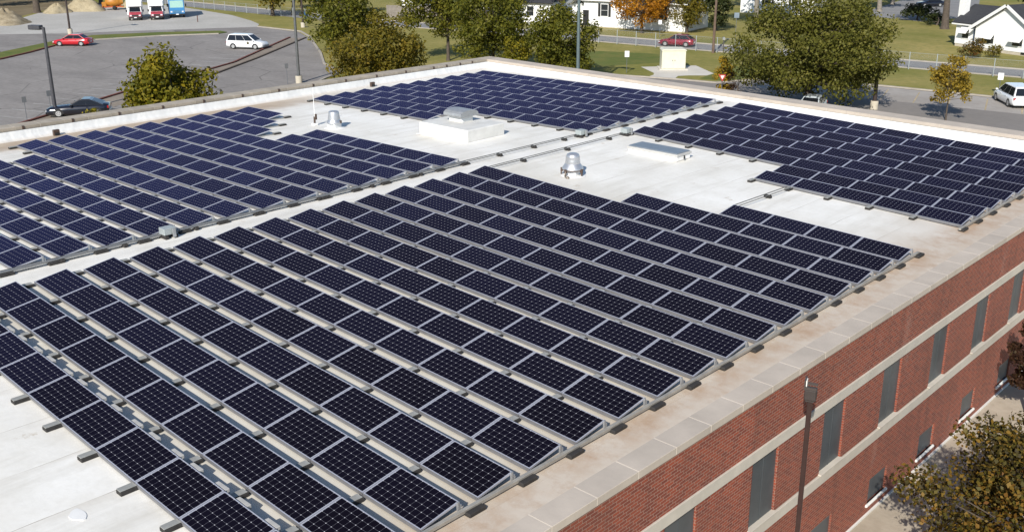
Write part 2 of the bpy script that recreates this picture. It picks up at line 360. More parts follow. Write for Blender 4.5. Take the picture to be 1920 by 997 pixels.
lf_yel = leafmat("leaf_yellow", [(0.20,0.13,0.012), (0.36,0.235,0.018), (0.30,0.22,0.03)])
lf_amber = leafmat("leaf_amber", [(0.16,0.115,0.016), (0.30,0.205,0.022), (0.38,0.27,0.04)])
lf_orange = leafmat("leaf_orange", [(0.14,0.065,0.008), (0.40,0.165,0.008), (0.52,0.25,0.014)])
lf_dark = leafmat("leaf_dark", [(0.018,0.026,0.008), (0.030,0.040,0.010), (0.050,0.058,0.014)], 0.2)
lf_near = leafmat("leaf_autumn_mix", [(0.028,0.019,0.009), (0.048,0.036,0.010), (0.085,0.072,0.012), (0.20,0.115,0.016), (0.14,0.055,0.014)], 0.25)
lf_red = leafmat("leaf_red_brown", [(0.035,0.016,0.010), (0.065,0.030,0.016), (0.055,0.050,0.013)])

# ------------------------------------------------------------------ ground surfaces
G = -5.7
def flat(name, poly, z, m):
    o = MB().add([(x,y,z) for x,y in poly], [tuple(range(len(poly)))]).build(name, m, fix=False)
    if o.data.polygons[0].normal.z < 0: o.data.flip_normals()
    return struct(o)
def sheet_grid(name, x0, x1, y0, y1, z, m): return flat(name, [(x0,y0),(x1,y0),(x1,y1),(x0,y1)], z, m)
sheet_grid("lawn", -700, 400, -300, 900, G-0.012, grassm)
flat("parking_lot", [(-66,-60),(-66,44),(-71.8,50.2),(-73.7,53.7),(-80.6,56.5),(-88.2,61.6),(-101.8,69.8),(-109.3,73.3),(-119.3,73),(-121.9,68.6),(-128.8,56.9),(-131.8,50.6),(-137.8,43.5),(-150,30),(-215,-60)], G, asph)
flat("gravel_yard", [(-142.7,38.2),(-137.8,43.5),(-131.8,50.6),(-128.8,56.9),(-121.9,68.6),(-119.3,73.0),(-122.5,75.4),(-127.7,77.4),(-138.4,80.4),(-150.2,81.8),(-163.2,83.0),(-178,75.2),(-170.2,63.6),(-156,52),(-150.9,40.9)], G+0.004, gravelm)
def strip(pts, off, z, name, m, h=None):
    """band beside a polyline, off = width to the left; h makes it a raised kerb"""
    a = [Vector(p) for p in pts]; b2 = []
    for i, p in enumerate(a):
        d = (a[min(i+1,len(a)-1)] - a[max(i-1,0)]).normalized(); b2.append(p + Vector((-d.y, d.x))*off)
    if h is None:
        mb = MB()
        for i in range(len(a)-1): mb.add([(*a[i],z),(*a[i+1],z),(*b2[i+1],z),(*b2[i],z)], [(0,1,2,3)])
        o = mb.build(name, m, fix=False)
        for p in o.data.polygons:
            if p.normal.z < 0: o.data.flip_normals(); break
        return struct(o)
    mb = MB()
    for i in range(len(a)-1): mb.prism([tuple(a[i]),tuple(a[i+1]),tuple(b2[i+1]),tuple(b2[i])], z, z+h)
    return struct(mb.build(name, m))
isl = [(-104,24),(-109.2,29.4),(-111.1,33.5),(-114.5,38),(-118.9,42.9),(-120.7,45.0),(-121.5,49.5),(-119.2,57.6),(-115.4,64.3),(-116.0,66.0),(-118.2,66.2),(-122.6,60.0),(-126.4,51.5),(-124.6,46.1),(-117.5,36.3),(-113.5,31.3),(-108,25)]
struct(MB().prism(isl, G+0.002, G+0.10).build("grass_island", greeng))
strip([(-104,24),(-109.2,29.4),(-111.1,33.5),(-114.5,38),(-118.9,42.9)], -0.25, G+0.004, "island_kerb", redk, 0.15)
strip([(-120.7,45.0),(-121.5,49.5),(-119.2,57.6),(-115.4,64.3)], -0.22, G+0.004, "island_kerb", kerbm, 0.13)
strip([(-58,2),(-71.37,21.13),(-79.11,33.09),(-85.88,45.71),(-88.62,50.32),(-104.18,68.46)], 0.24, G+0.002, "parking_kerb", redk, 0.13)
flat("walkway", [(-71.4,21.3),(-79.0,33.09),(-85.7,45.71),(-88.5,50.32),(-104.0,68.3),(-102.5,69.6),(-89.9,53.9),(-82.2,43.5),(-75.2,33.0),(-67.8,20.8)], G+0.008, pathm)
strip([(-75.2,33.0),(-82.2,43.5),(-89.9,53.9),(-102.5,69.6)], -0.22, G+0.002, "walkway_kerb", M("brown_kerb", (0.15,0.115,0.09), 0.9, 0, 0.15, 2), 0.14)
strip([(-66,42),(-71.8,50.2),(-73.7,53.7),(-80.6,56.5),(-88.2,61.6),(-101.8,69.8)], -0.22, G, "lawn_kerb", kerbm, 0.13)
strip([(-119.3,73),(-109.3,73.5),(-102.5,70.3)], 0.25, G, "lawn_kerb", kerbm, 0.13)
mb = MB()      # faded stall lines
d0 = Vector((-85.88+79.11, 45.71-33.09)).normalized()
for k in range(15):
    p = Vector((-71.8,21.6)) + Vector((-0.505,0.863))*(k*2.75); q = p + Vector((-0.93,-0.36))*5.2
    nrm = Vector((0.36,-0.93))*0.06
    mb.add([(*(p+nrm),G+0.005),(*(q+nrm),G+0.005),(*(q-nrm),G+0.005),(*(p-nrm),G+0.005)], [(0,1,2,3)])
struct(mb.build("parking_lines", paintl))
ST = [(40,103.7),(-20,97.7),(-65,93.2),(-85,91.0),(-110,86.2),(-137,84.6),(-175,83.2),(-300,80)]
strip(ST, -5.6, G+0.002, "street", street_m)
strip(ST[:5], 0.25, G, "street_kerb", kerbm, 0.10)
strip([(x+0.5, y+5.7) for x, y in ST], -0.22, G, "street_kerb", kerbm, 0.12)
flat("side_road", [(-62,148),(-50,144.5),(-47,158),(-58,190),(-90,240),(-100,236),(-70,186),(-66,166)], G+0.003, street_m)
flat("north_parking_lot", [(-52.5,60),(-52.1,71.4),(-45.3,73.4),(-41.2,74.2),(-38.6,80.3),(-29.3,83.1),(-23.8,83.5),(-16,84.3),(30,88.5),(30,50),(-45,50)], G, asph2)
flat("parking_bay", [(-38.4,79.9),(-29.3,82.8),(-23.8,83.2),(-16,84.0),(30,88),(30,80),(-14,77.5),(-21.1,76.8),(-26,75.9),(-37,74.6)], G+0.004, palec)
strip([(-52.6,60),(-52.2,71.4),(-45.3,73.4),(-41.2,74.2),(-38.6,80.3),(-29.3,83.1),(-16,84.3),(30,88.5)], 0.22, G, "lot_kerb", kerbm, 0.12)
mb = MB()
for x in (-34,-31.2,-28.4,-25.6,-22.8,-20.0,-17.0,-14.2,-11.4):
    y = 76.2 + (x+26)*0.12; dxy = Vector((-0.30,0.954)); p = Vector((x,y)); q = p + dxy*6.0; nn = Vector((0.954,0.30))*0.06
    mb.add([(*(p+nn),G+0.008),(*(q+nn),G+0.008),(*(q-nn),G+0.008),(*(p-nn),G+0.008)], [(0,1,2,3)])
struct(mb.build("parking_lines", painty))
flat("utility_pad", [(-53.2,78.2),(-49.6,75.6),(-48.9,74.6),(-48.4,72.7),(-45.6,73.4),(-46.6,75.6),(-46.0,76.6),(-44.6,77.8),(-44.8,79.4),(-49.4,83.0)], G-0.004, padm)
flat("pavement", [(2.3,-40),(15,-40),(15,60),(2.3,60)], G-0.004, pavem)
flat("green_lawn_patch", [(-57,74.5),(-53,84),(-58,88),(-66,85),(-64,77)], G-0.006, greeng)
flat("green_lawn_patch", [(-45.5,82),(-44,75.5),(-41.5,76),(-40,82),(-42,88),(-46,87)], G-0.006, greeng)
flat("dirt_verge", [(-150,35),(-170,30),(-230,40),(-230,75),(-181,76),(-171,63.4),(-157,51)], G-0.006, dirtm)

# ------------------------------------------------------------------ the school building
sE, sW, XR = 0.0318, 0.0130, -17.3
LO = 0.13
EXACT = dict(py=1.4324, tilt=0.1553, dep=0.9523, xL=-18.154, yR=25.212, yB=23.812)
def rz(x): return -sE*(x-XR) if x > XR else sW*(x-XR)
XE, XWo, YS = 2.36, -39.47, -16.0            # outer faces of the copings east and west
def yN(x): return 39.40 - 0.0475*(x-2.4)     # north coping, outer face
bld = thing("school_building", "red brick flat roofed building carrying all the solar arrays", "building", (-18,12,G))
off = (18,-12,-G)                             # parts are modelled in world space
def bpart(mb, name, mats):
    mb.v = [(x+18, y-12, z-G) for x, y, z in mb.v]; o = mb.build(name, mats, bld); return o
WF = 2.33
Z = dict(top=0.15, b1t=-1.05, b1b=-1.33, b2t=-3.07, b2b=-3.38, lt=-4.60, lb=-5.35, g=-5.75)
wc = [8.05+3.285*k for k in range(-8,10)]; lc = [y-0.12 for y in wc]; HW = 0.56; Yend = yN(XE)-0.1
mb = MB()
def fac(y0, y1, z0, z1): mb.box(((WF+2.0)/2, (y0+y1)/2, (z0+z1)/2), (WF-2.0, y1-y0, z1-z0))
fac(YS, Yend, Z['b1t'], Z['top']); fac(YS, Yend, Z['g'], Z['lb']); fac(YS, Yend, Z['lt'], Z['b2b'])
for cs, za, zb in ((wc, Z['b2t'], Z['b1b']), (lc, Z['lb'], Z['lt'])):
    ys = YS
    for c0 in cs:
        if c0-HW < YS or c0+HW > Yend: continue
        fac(ys, c0-HW, za, zb); ys = c0+HW
    fac(ys, Yend, za, zb)
xa, xb = XWo+0.06, 1.998
mb.add([(xa,YS,Z['g']),(xb,YS,Z['g']),(xb,yN(xb)-.06,Z['g']),(xa,yN(xa)-.06,Z['g']),(xa,YS,-0.9),(xb,YS,-0.9),(xb,yN(xb)-.06,-0.9),(xa,yN(xa)-.06,-0.9)],
       [(0,1,5,4),(1,2,6,5),(2,3,7,6),(3,0,4,7)])
def wallrun(p, q, th, z0, z1):    # upstand under a coping
    p, q = Vector(p), Vector(q); d = (q-p).normalized(); nrm = Vector((-d.y, d.x))*th
    mb.prism([tuple(p),tuple(q),tuple(q+nrm),tuple(p+nrm)], z0, z1)
wallrun((XWo+.06,YS), (XWo+.06,yN(XWo)-.06), -0.75, -0.9, 0.15)
wallrun((XWo+.06,yN(XWo)-.06), (1.9,yN(1.9)-.06), -1.0, -0.9, 0.15)
wallrun((1.90,YS), (1.90,yN(1.9)-1.1), -0.097, -0.9, 0.15)
bpart(mb, "brick_wall", brick)
mb = MB(); mb.box((WF-0.05+0.02, (YS+Yend)/2, (Z['b1t']+Z['b1b'])/2), (0.14, Yend-YS, Z['b1t']-Z['b1b']-0.004), ch=0.006); bpart(mb, "stone_band", band)
mb = MB(); mb.box((WF-0.05+0.02, (YS+Yend)/2, (Z['b2t']+Z['b2b'])/2-0.012), (0.14, Yend-YS, Z['b2t']-Z['b2b']-0.028), ch=0.006); bpart(mb, "stone_band", band)
mb = MB(); mb.box((WF+0.015, (YS+Yend)/2, G+0.02), (0.06, Yend-YS, 0.06)); bpart(mb, "base_ledge", sillm)
for c0 in wc:
    if c0-HW < YS or c0+HW > Yend: continue
    mb = MB(); mb.box((WF-0.075, c0, (Z['b1b']+Z['b2t'])/2), (0.04, 2*HW-0.004, Z['b1b']-Z['b2t']-0.004))
    mb.box((WF-0.052, c0, (Z['b1b']+Z['b2t'])/2), (0.008, 0.012, Z['b1b']-Z['b2t']-0.02))
    wo = bpart(mb, "window", wpanel)
    mb = MB(); mb.box((WF-0.04+0.025, c0, Z['b2t']+0.012), (0.19, 2*HW+0.06, 0.045), ch=0.006); mb.v = [(x+18,y-12,z-G) for x,y,z in mb.v]; mb.build("sill", band, wo)
for c0 in lc:
    if c0-HW < YS or c0+HW > Yend: continue
    mb = MB(); mb.box((WF-0.075, c0, (Z['lt']+Z['lb'])/2), (0.04, 2*HW-0.004, Z['lt']-Z['lb']-0.004)); wo = bpart(mb, "window", wpanel)
    mb = MB(); mb.box((WF-0.01, c0, Z['lb']-0.045), (0.13, 2*HW+0.2, 0.09), ch=0.03); mb.v = [(x+18,y-12,z-G) for x,y,z in mb.v]; mb.build("sill", sillm, wo)
mb = MB()
ridge = [(XR,YS),(XR,yN(XR)-.5)]
we, ea = XWo+0.7, 2.0
nx = 8
for (xs, xe) in ((we, XR), (XR, ea)):
    for i in range(nx):
        a, c0 = xs+(xe-xs)*i/nx, xs+(xe-xs)*(i+1)/nx
        mb.add([(a,YS,rz(a)),(c0,YS,rz(c0)),(c0,yN(c0)-.5,rz(c0)),(a,yN(a)-.5,rz(a))], [(0,1,2,3)])
mb.v = [(x+18,y-12,z-G) for x,y,z in mb.v]
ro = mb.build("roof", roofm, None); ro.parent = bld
# keep the roof texture in world space: object origin stays at the building's base, offset cancelled in the mesh mapping
pt = MB(); pt.prism([(-4.9+0.21*math.cos(a*.35)*(1+.3*math.sin(a*1.05)+.15*math.cos(a*1.9)), -4.03+0.14*math.sin(a*.35)) for a in range(18)], rz(-4.9)-0.012, rz(-4.9)+0.009); bpart(pt, 'roof_patch', whitem)
# membrane up-turns, sloped at the foot
mb = MB()
prof = [(0.55,-0.002),(0.40,0.015),(0.28,0.10),(0.20,0.30),(0.14,0.42)]
xi = XWo+0.92
n = 60
for i in range(n):
    y0 = YS+(yN(XWo)-1.0-YS)*i/n; y1 = YS+(yN(XWo)-1.0-YS)*(i+1)/n
    w0 = 0.02*math.sin(i*2.3)+0.015*math.sin(i*5.1); w1 = 0.02*math.sin((i+1)*2.3)+0.015*math.sin((i+1)*5.1)
    P = []
    for k, (dx_, dz_) in enumerate(prof):
        x = xi-0.05+dx_; zz = (rz(x)+dz_) if k < 3 else (-0.02 if k == 3 else 0.155)
        bul = (w0, w1) if k in (2,3) else (0,0)
        P += [(x+bul[0],y0,zz),(x+bul[1],y1,zz)]
    mb.add(P, [(2*k,2*k+1,2*k+3,2*k+2) for k in range(4)], smooth=True)
bpart(mb, "membrane_upturn", flash)
mb = MB()
for i in range(n):
    x0 = XWo+0.9+(1.9-XWo-0.9)*i/n; x1 = XWo+0.9+(1.9-XWo-0.9)*(i+1)/n; P = []
    for k, (dy_, dz_) in enumerate(prof):
        for x in (x0, x1):
            yy = yN(x)-1.06-dy_+0.12; zz = rz(x)+dz_ if k < 3 else (rz(x)*0.4+0.02 if k == 3 else 0.155)
            P.append((x,yy,zz))
    mb.add(P, [(2*k,2*k+1,2*k+3,2*k+2) for k in range(4)], smooth=True)
bpart(mb, "membrane_upturn", whitem)
# coping stones, 1.2 m long with pale joints
stone_w = M("weathered_limestone", (0.40,0.35,0.285), 0.85, 0, 0.14, 1.6, 0.2, isl=0.18)
def coping(p, q, wid, start=0.0, sm=None):
    p, q = Vector(p), Vector(q); d = (q-p); ln = d.length; d.normalize(); ang = math.atan2(d.y, d.x); nrm = Vector((-d.y, d.x))
    st = MB(); s = start
    while s < ln:
        e = min(s+1.2, ln); a = max(s,0)
        c = p + d*((a+e)/2) + nrm*wid/2
        st.box((c.x,c.y,0.235), (e-a-0.010, abs(wid), 0.17), ang, 0, 0.008)
        if e < ln-0.1:
            c = p + d*e + nrm*wid/2; st.box((c.x,c.y,0.2345), (0.010, abs(wid)-0.006, 0.165), ang, 1)
        s = e
    return bpart(st, "coping", [sm or stone, M("joint_mortar", (0.60,0.54,0.47), 0.9, 0, 0.04)])
coping((XE,YS), (XE,yN(XE)-1.16), 0.54, 0.04-1.2)
wcop = coping((XWo,YS), (XWo,yN(XWo)-0.0), -0.93, 0.0, stone_w)
coping((XWo+0.94,yN(XWo+0.94)), (XE,yN(XE)), -1.14)
for y in [8.37+2.436*k for k in range(-7,13)]+[36.35,38.76]:
    mb = MB(); mb.box((XWo+0.945, y, 0.22), (0.03, 0.10, 0.22)); mb.box((XWo+0.90, y, 0.325), (0.10,0.10,0.012)); bpart(mb, "coping_clip", brownm)

# ------------------------------------------------------------------ solar panels
PY, TI, DEP = EXACT['py'], EXACT['tilt'], EXACT['dep']; D = DEP*math.cos(TI); HH = DEP*math.sin(TI)
xL, yR, yB = EXACT['xL'], EXACT['yR'], EXACT['yB']; SX = 1.66
ca, sa = math.cos(TI), math.sin(TI)
def tilt(p): return (p[0], p[1]*ca - p[2]*sa, p[1]*sa + p[2]*ca)
def frame_shape(mb, o=(0,0,0), rs=0.0, m=0, sk=None):
    hw = PW/2; th = 0.042
    def bx(x0,x1,y0,y1,z0,z1):
        nonlocal m
        P = [tilt(p) for p in [(x0,y0,z0),(x1,y0,z0),(x1,y1,z0),(x0,y1,z0),(x0,y0,z1),(x1,y0,z1),(x1,y1,z1),(x0,y1,z1)]]
        P = [(o[0]+p[0]*math.cos(rs)+p[2]*math.sin(rs), o[1]+p[1], o[2]-p[0]*math.sin(rs)+p[2]*math.cos(rs)) for p in P]
        mb.add(P, [(3,2,1,0),(4,5,6,7),(0,1,5,4),(1,2,6,5),(2,3,7,6),(3,0,4,7)], m)
    bx(-hw,hw,0,FR*.8,-th,0); skm = m if sk is None else sk; m0 = m; m = skm; bx(-hw,hw,-0.012,0.0,-0.092,-0.002); m = m0; bx(-hw,hw,DEP-FR*.8,DEP,-th,0); bx(-hw,-hw+FR,FR*.8,DEP-FR*.8,-th,0); bx(hw-FR,hw,FR*.8,DEP-FR*.8,-th,0)
def cell_shape(mb, o=(0,0,0), rs=0.0, m=0):
    hw = PW/2-FR+0.001
    P = [tilt(p) for p in [(-hw,FR*.8-0.001,-0.004),(hw,FR*.8-0.001,-0.004),(hw,DEP-FR*.8+.001,-0.004),(-hw,DEP-FR*.8+.001,-0.004)]]
    B = [(p[0],p[1],p[2]-0.012) for p in P]; P = P+B
    P = [(o[0]+p[0]*math.cos(rs)+p[2]*math.sin(rs), o[1]+p[1], o[2]-p[0]*math.sin(rs)+p[2]*math.cos(rs)) for p in P]
    mb.add(P, [(0,1,2,3),(7,6,5,4)], m)
def add_uv(o, mslot=None):
    uv = o.data.uv_layers.new(name="uv")
    for p in o.data.polygons:
        for k, li in enumerate(p.loop_indices): uv.data[li].uv = ((0,0),(1,0),(1,1),(0,1))[k] if len(p.loop_indices) == 4 else (0,0)
rows = []
for r in range(-2,15):
    for c in range({13:-6,14:-4}.get(r,-10), 0): rows.append(('N', r, c, 0.0, 0.0))
for r in range(9):
    for c in range(-5 if r < 2 else -10, 0): rows.append(('R', r, c, 0.0, yR))
for r in range(-3,14):
    if r <= 4: cs = list(range(-9,0))
    elif r <= 10: cs = list(range(-11,0))
    elif r == 11: cs = [-11,-10,-9,-8]+list(range(-6,0))
    elif r == 12: cs = [-11,-10,-9]+list(range(-6,0))
    else: cs = [-11,-10]
    for c in cs: rows.append(('L', r, c, xL, 0.0))
for r in range(10):
    for c in range(-11, -5 if r < 2 else 0): rows.append(('B', r, c, xL, yB))
def to_px(P):
    v = cam.matrix_world.inverted() @ Vector(P)
    return (960+1887.16*v.x/-v.z, 448.35-1887.16*v.y/-v.z)
info = []
for a, r, c, x0, y0 in rows:
    q = []
    for i, h in ((0,0),(1,0),(1,1),(0,1)):
        x = x0+(c+i)*SX; q.append(to_px((x, y0+r*PY+h*D, rz(x)+LO+h*HH)))
    vis = any(0 < u < 1920 and 0 < v < 997 for u, v in q)
    area = 0.5*abs(sum(q[i][0]*q[(i+1)%4][1]-q[(i+1)%4][0]*q[i][1] for i in range(4)))
    if vis: info.append((area, a, r, c, x0, y0))
info.sort(key=lambda i: -i[0])
ORD = ["zeroth","first","second","third","fourth","fifth","sixth","seventh","eighth","ninth","tenth","eleventh","twelfth","thirteenth","fourteenth","fifteenth","sixteenth","seventeenth","eighteenth"]
proto = thing("solar_panel", None, "solar panel")
mb = MB(); frame_shape(mb, sk=1); pf = mb.build("panel_frame", [alu, skirtm], proto)
mb = MB(); cell_shape(mb); pc = mb.build("cell_sheet", cells, proto, fix=False); add_uv(pc)
for k, (area, a, r, c, x0, y0) in enumerate(info[:300]):
    o = proto if k == 0 else dup(proto)
    x = x0+(c+0.5)*SX
    o.location = (x, y0+r*PY, rz(x)+LO); o.rotation_euler = (0, math.atan(sE if x > XR else -sW), 0)
    if a == 'N': lab = "solar panel of the nearest array, %s from the brick wall, %s row from its front" % (ORD[-c], ORD[r+3])
    elif a == 'R': lab = "solar panel of the right array, %s from the brick wall, %s row from its front" % (ORD[-c], ORD[r+1])
    else: lab = "solar panel of the left array, %s from the aisle, %s row from its back" % (ORD[-c], ORD[14-r])
    o["label"] = lab; o["category"] = "solar panel"; o["group"] = "solar panels on the roof"
mb = MB()
for (area, a, r, c, x0, y0) in info[300:]:
    x = x0+(c+0.5)*SX; o3 = (x, y0+r*PY, rz(x)+LO); rs = math.atan(sE if x > XR else -sW)
    frame_shape(mb, o3, rs, 0, 2); cell_shape(mb, o3, rs, 1)
far = mb.build("solar_panels", [alu, cells, skirtm], fix=False); add_uv(far)
tag(far, "farthest solar panels filling the back array and the back of the left array", "solar panels", "solar panels on the roof", "stuff")

# mounting rails on rubber feet under every panel joint
ARR = {'N': (0.0,0.0), 'R': (0.0,yR), 'L': (xL,0.0), 'B': (xL,yB)}
NAMES = {'N': "nearest array", 'R': "right array", 'L': "left array", 'B': "back array"}
have = {}
for a, r, c, x0, y0 in rows: have.setdefault((a,c), set()).add(r)
fmesh = dmesh = None
def foot(parent, x, y, dark=False):
    global fmesh, dmesh
    if dark:
        if dmesh is None:
            dmesh = MB().box((0,0,0.045), (0.20,0.44,0.09), 0, 0, 0.02).build('rubber_foot', rubber, parent); o = dmesh
        else: o = dmesh.copy(); COL.objects.link(o); o.parent = parent
        o.location = (x, y, 0); return o
    if fmesh is None:
        mb = MB(); mb.box((0,0,0.042), (0.20,0.40,0.084), 0, 0, 0.012); mb.box((-0.012,-0.005,0.092), (0.165,0.375,0.016), 0, 1, 0.004)
        fmesh = mb.build("rubber_foot", [rubber, padgrey], parent); o = fmesh
    else: o = fmesh.copy(); COL.objects.link(o); o.parent = parent
    o.location = (x, y, 0); return o
cnt = {}
for a in 'NRLB':
    x0, y0 = ARR[a]
    cols = sorted({c for (q, c) in have if q == a})
    for s in range(cols[0], 1):
        rr = sorted(have.get((a,s-1), set()) | have.get((a,s), set()))
        if not rr: continue
        lo, hi = rr[0], rr[-1]
        east = (s == 0); x = x0+s*SX+(0.075 if east else 0.0)
        Y0 = y0+lo*PY; Y1 = y0+hi*PY+D
        if east: lab = "long rail on dark feet along the %s edge of the %s" % ("brick wall side" if a in 'NR' else "aisle", NAMES[a])
        else: lab = "mounting rail %s from the %s under the %s" % (ORD[-s], "brick wall edge" if a in 'NR' else "aisle edge", NAMES[a])
        t_ = thing("mounting_rail", lab, "mounting rail", (x, Y0, rz(x)), 0, "rails under the solar panels")
        mb = MB()
        if east:
            mb.box((0, (Y1-Y0)/2-0.02, 0.095), (0.085, Y1-Y0+0.75, 0.075), 0, 0, 0.006)
            mb.box((0, (Y1-Y0)/2-0.02, 0.135), (0.05, Y1-Y0+0.70, 0.006))
        else:
            mb.box((0, (Y1-Y0)/2-0.02, 0.043), (0.07, Y1-Y0+0.60, 0.022))
        mb.build("rail_beam", railm if a in 'NR' else galv, t_)
        foot(t_, 0 if not east else 0.05, -0.14, east)
        for r in rr:
            foot(t_, 0 if not east else 0.07, (y0+r*PY+D+0.25)-Y0, east)
        if east:
            for r in rr:
                mb = MB(); yh = y0+r*PY+D-0.05-Y0
                mb.box((-0.055, yh, 0.21), (0.035, 0.05, 0.19)); mb.box((-0.055, yh+0.06, 0.15), (0.03,0.03,0.16))
                mb.build("rear_strut", galv, t_)

# concrete ballast blocks behind the front row
for c in range(-10, 0):
    for q, u in enumerate((0.30, 0.86)):
        x = (c+u)*SX; o = MB().box((0,0,0.125), (0.38,0.10,0.25), 0, 0, 0.01).build("ballast_block", concm)
        o.location = (x, -2*PY+D+0.085, rz(x))
        tag(o, "%s ballast block of the pair behind front row panel %s from the brick wall" % ("right" if q else "left", ORD[-c]), "ballast block", "ballast blocks behind the front row")

# ------------------------------------------------------------------ things on the roof
# box curb with hood
t_ = thing("roof_curb", "large white box curb on the roof in front of the back array", "roof curb", (-22.8,22.75,rz(-22.8)), R(1))
MB().box((0,0,0.30), (3.30,2.55,0.60), 0, 0, 0.05).build("curb_box", M("dusty_white_membrane", (0.70,0.69,0.66), 0.6, 0, 0.10, 1.5, 0.15), t_)
MB().box((0,0,0.012), (3.5,2.75,0.03), 0, 0, 0.01).build("base_flange", whitem, t_)
t_ = thing("exhaust_hood", "grey metal curved exhaust hood on the white box curb", "exhaust hood", (-23.1,23.0,rz(-22.8)+0.60), R(1))
MB().box((0,0,0.14), (0.90,0.74,0.28), 0, 0, 0.02).build("hood_curb", whitep, t_)
mb = MB(); pr_ = [(-0.56,0.27),(-0.60,0.33),(-0.57,0.44),(-0.44,0.53),(-0.15,0.575),(0.15,0.575),(0.44,0.53),(0.57,0.44),(0.60,0.33),(0.56,0.27)]
mb.xprism(pr_, -0.60, 0.60); mb.build("hood_cap", galv, t_)
MB().box((0,0,0.285), (1.10,1.08,0.03)).build("hood_skirt", galv, t_)
# skylight hatch
t_ = thing("roof_hatch", "long low grey topped hatch on the roof beside the right array", "roof hatch", (-13.45,25.85,rz(-13.45)-0.02), 0)
MB().box((0,0,0.10), (2.62,1.02,0.22), 0, 0, 0.02).build("hatch_curb", whitem, t_)
MB().box((0,0,0.255), (2.70,1.10,0.10), 0, 0, 0.01).build("hatch_rim", M("hatch_trim", (0.55,0.54,0.52), 0.5, 0.2, 0.06), t_)
MB().box((0,0,0.325), (2.58,0.98,0.05), 0, 0, 0.015).build("hatch_lid", M("hatch_grey_lid", (0.22,0.26,0.31), 0.45, 0.3, 0.08), t_)
MB().box((1.42,-0.1,0.15), (0.05,0.05,0.16)).build("latch", darkm, t_)
# vents
spun2 = M("dull_spun_aluminium", (0.62,0.63,0.66), 0.42, 0.75, 0.08, 3)
def vent(x, y, lab, near):
    t_ = thing("roof_vent", lab, "roof vent", (x,y,rz(x)-0.01), R(12))
    MB().lathe([(0.55,0.0),(0.50,0.02),(0.42,0.04)], n=28).build("base_flashing", whitem, t_)
    MB().box((0,0,0.13), (0.52,0.52,0.26), 0, 0, 0.02).build("vent_curb", whitep, t_)
    if near:
        MB().lathe([(0.20,0.25),(0.43,0.26),(0.445,0.29),(0.43,0.33),(0.38,0.41),(0.325,0.49),(0.30,0.52)], n=32).build("vent_skirt", spun2, t_)
        MB().lathe([(0.305,0.50),(0.31,0.53),(0.295,0.66),(0.285,0.73),(0.292,0.745),(0.27,0.83),(0.235,0.89),(0.16,0.925),(0.02,0.935)], n=32).build("vent_dome", spun2, t_)
        MB().lathe([(0.446,0.245),(0.452,0.255),(0.452,0.275),(0.446,0.28)], n=32).build("rim_band", brownm, t_)
        for k, an in enumerate((-1.75,-2.7,-0.15)):
            mb = MB(); px, py = 0.45*math.cos(an), 0.45*math.sin(an)
            mb.box((px,py,0.24), (0.09,0.10,0.16), an, 0, 0.01); mb.box((px*1.03,py*1.03,0.13), (0.05,0.05,0.16), an); mb.build("bracket", brownm, t_)
        mb = MB(); mb.tube([(-0.08,-0.46,0.26),(-0.07,-0.50,0.15),(-0.05,-0.56,0.06),(0.03,-0.62,0.04),(0.12,-0.58,0.03)], 0.026, 6); mb.lathe([(0.07,0.0),(0.07,0.06),(0.02,0.09)], (0.10,-0.60,0.0), 10); mb.build("drain_pipe", M("grey_brown_pipe", (0.25,0.21,0.17), 0.5, 0.3), t_)
    else:
        MB().lathe([(0.20,0.25),(0.37,0.26),(0.385,0.29),(0.37,0.34),(0.325,0.40),(0.30,0.46)], n=32).build("vent_skirt", spun2, t_)
        MB().lathe([(0.305,0.42),(0.30,0.50),(0.275,0.68),(0.262,0.80),(0.245,0.84),(0.20,0.865),(0.02,0.875)], n=32).build("vent_dome", spun2, t_)
        MB().box((0.36,0.08,0.34), (0.08,0.10,0.14), 0, 0, 0.01).build("bracket", brownm, t_)
    return t_
vent(-13.85, 20.45, "silver bell shaped roof vent with brown brackets in front of the hatch", True)
vent(-28.9, 19.75, "silver bell shaped roof vent on small white curb beside the thin antenna", False)
t_ = thing("antenna", "thin white antenna rod on the roof beside the far vent", "antenna", (-30.2,19.5,rz(-30)))
MB().box((0,0,0.06), (0.26,0.26,0.12), 0, 0, 0.02).build("base_block", whitep, t_)
MB().tube([(0,0,0.1),(0,0,0.45)], 0.05, 8).build("mount", brownm, t_)
MB().tube([(0.03,0,0.4),(0.0,0,1.9)], [0.022,0.016], 6).build("rod", whitep, t_)
MB().box((0.10,0.02,0.45), (0.08,0.08,0.28)).build("bracket", brownm, t_)
# conduits
def conduit(x, y0, y1, sup, lab, x1=None):
    t_ = thing("conduit_run", lab, "conduit", (x,y0,rz(x)))
    for dx_ in (-0.09, 0.09):
        MB().tube([(dx_,0,0.14),(dx_+((x1 or x)-x),y1-y0,0.14)], 0.017, 6).build("pipe", M("dull_conduit", (0.16,0.16,0.155), 0.6, 0.3, 0.1), t_)
    for y in sup:
        mb = MB(); f_ = (y-y0)/(y1-y0); mb.box((((x1 or x)-x)*f_,y-y0,0.06), (0.30,0.16,0.12), 0, 0, 0.03); mb.build("support_block", rubber, t_)
conduit(-18.05, -4.0, 25.9, [-2.6,-0.6,1.4,3.4,5.9,8.4,10.9,13.4,15.9,18.3,20.5,22.7,24.8], "twin conduit on black blocks running along the left array to the back array", -18.06)
conduit(-16.62, 17.9, 27.6, [20.5,23.4,26.4], "twin conduit on black blocks passing behind the bell vent to the right array", -16.7)
conduit(-6.72, 21.3, 25.0, [23.5], "short conduit crossing the white gap between nearest and right arrays", -6.62)
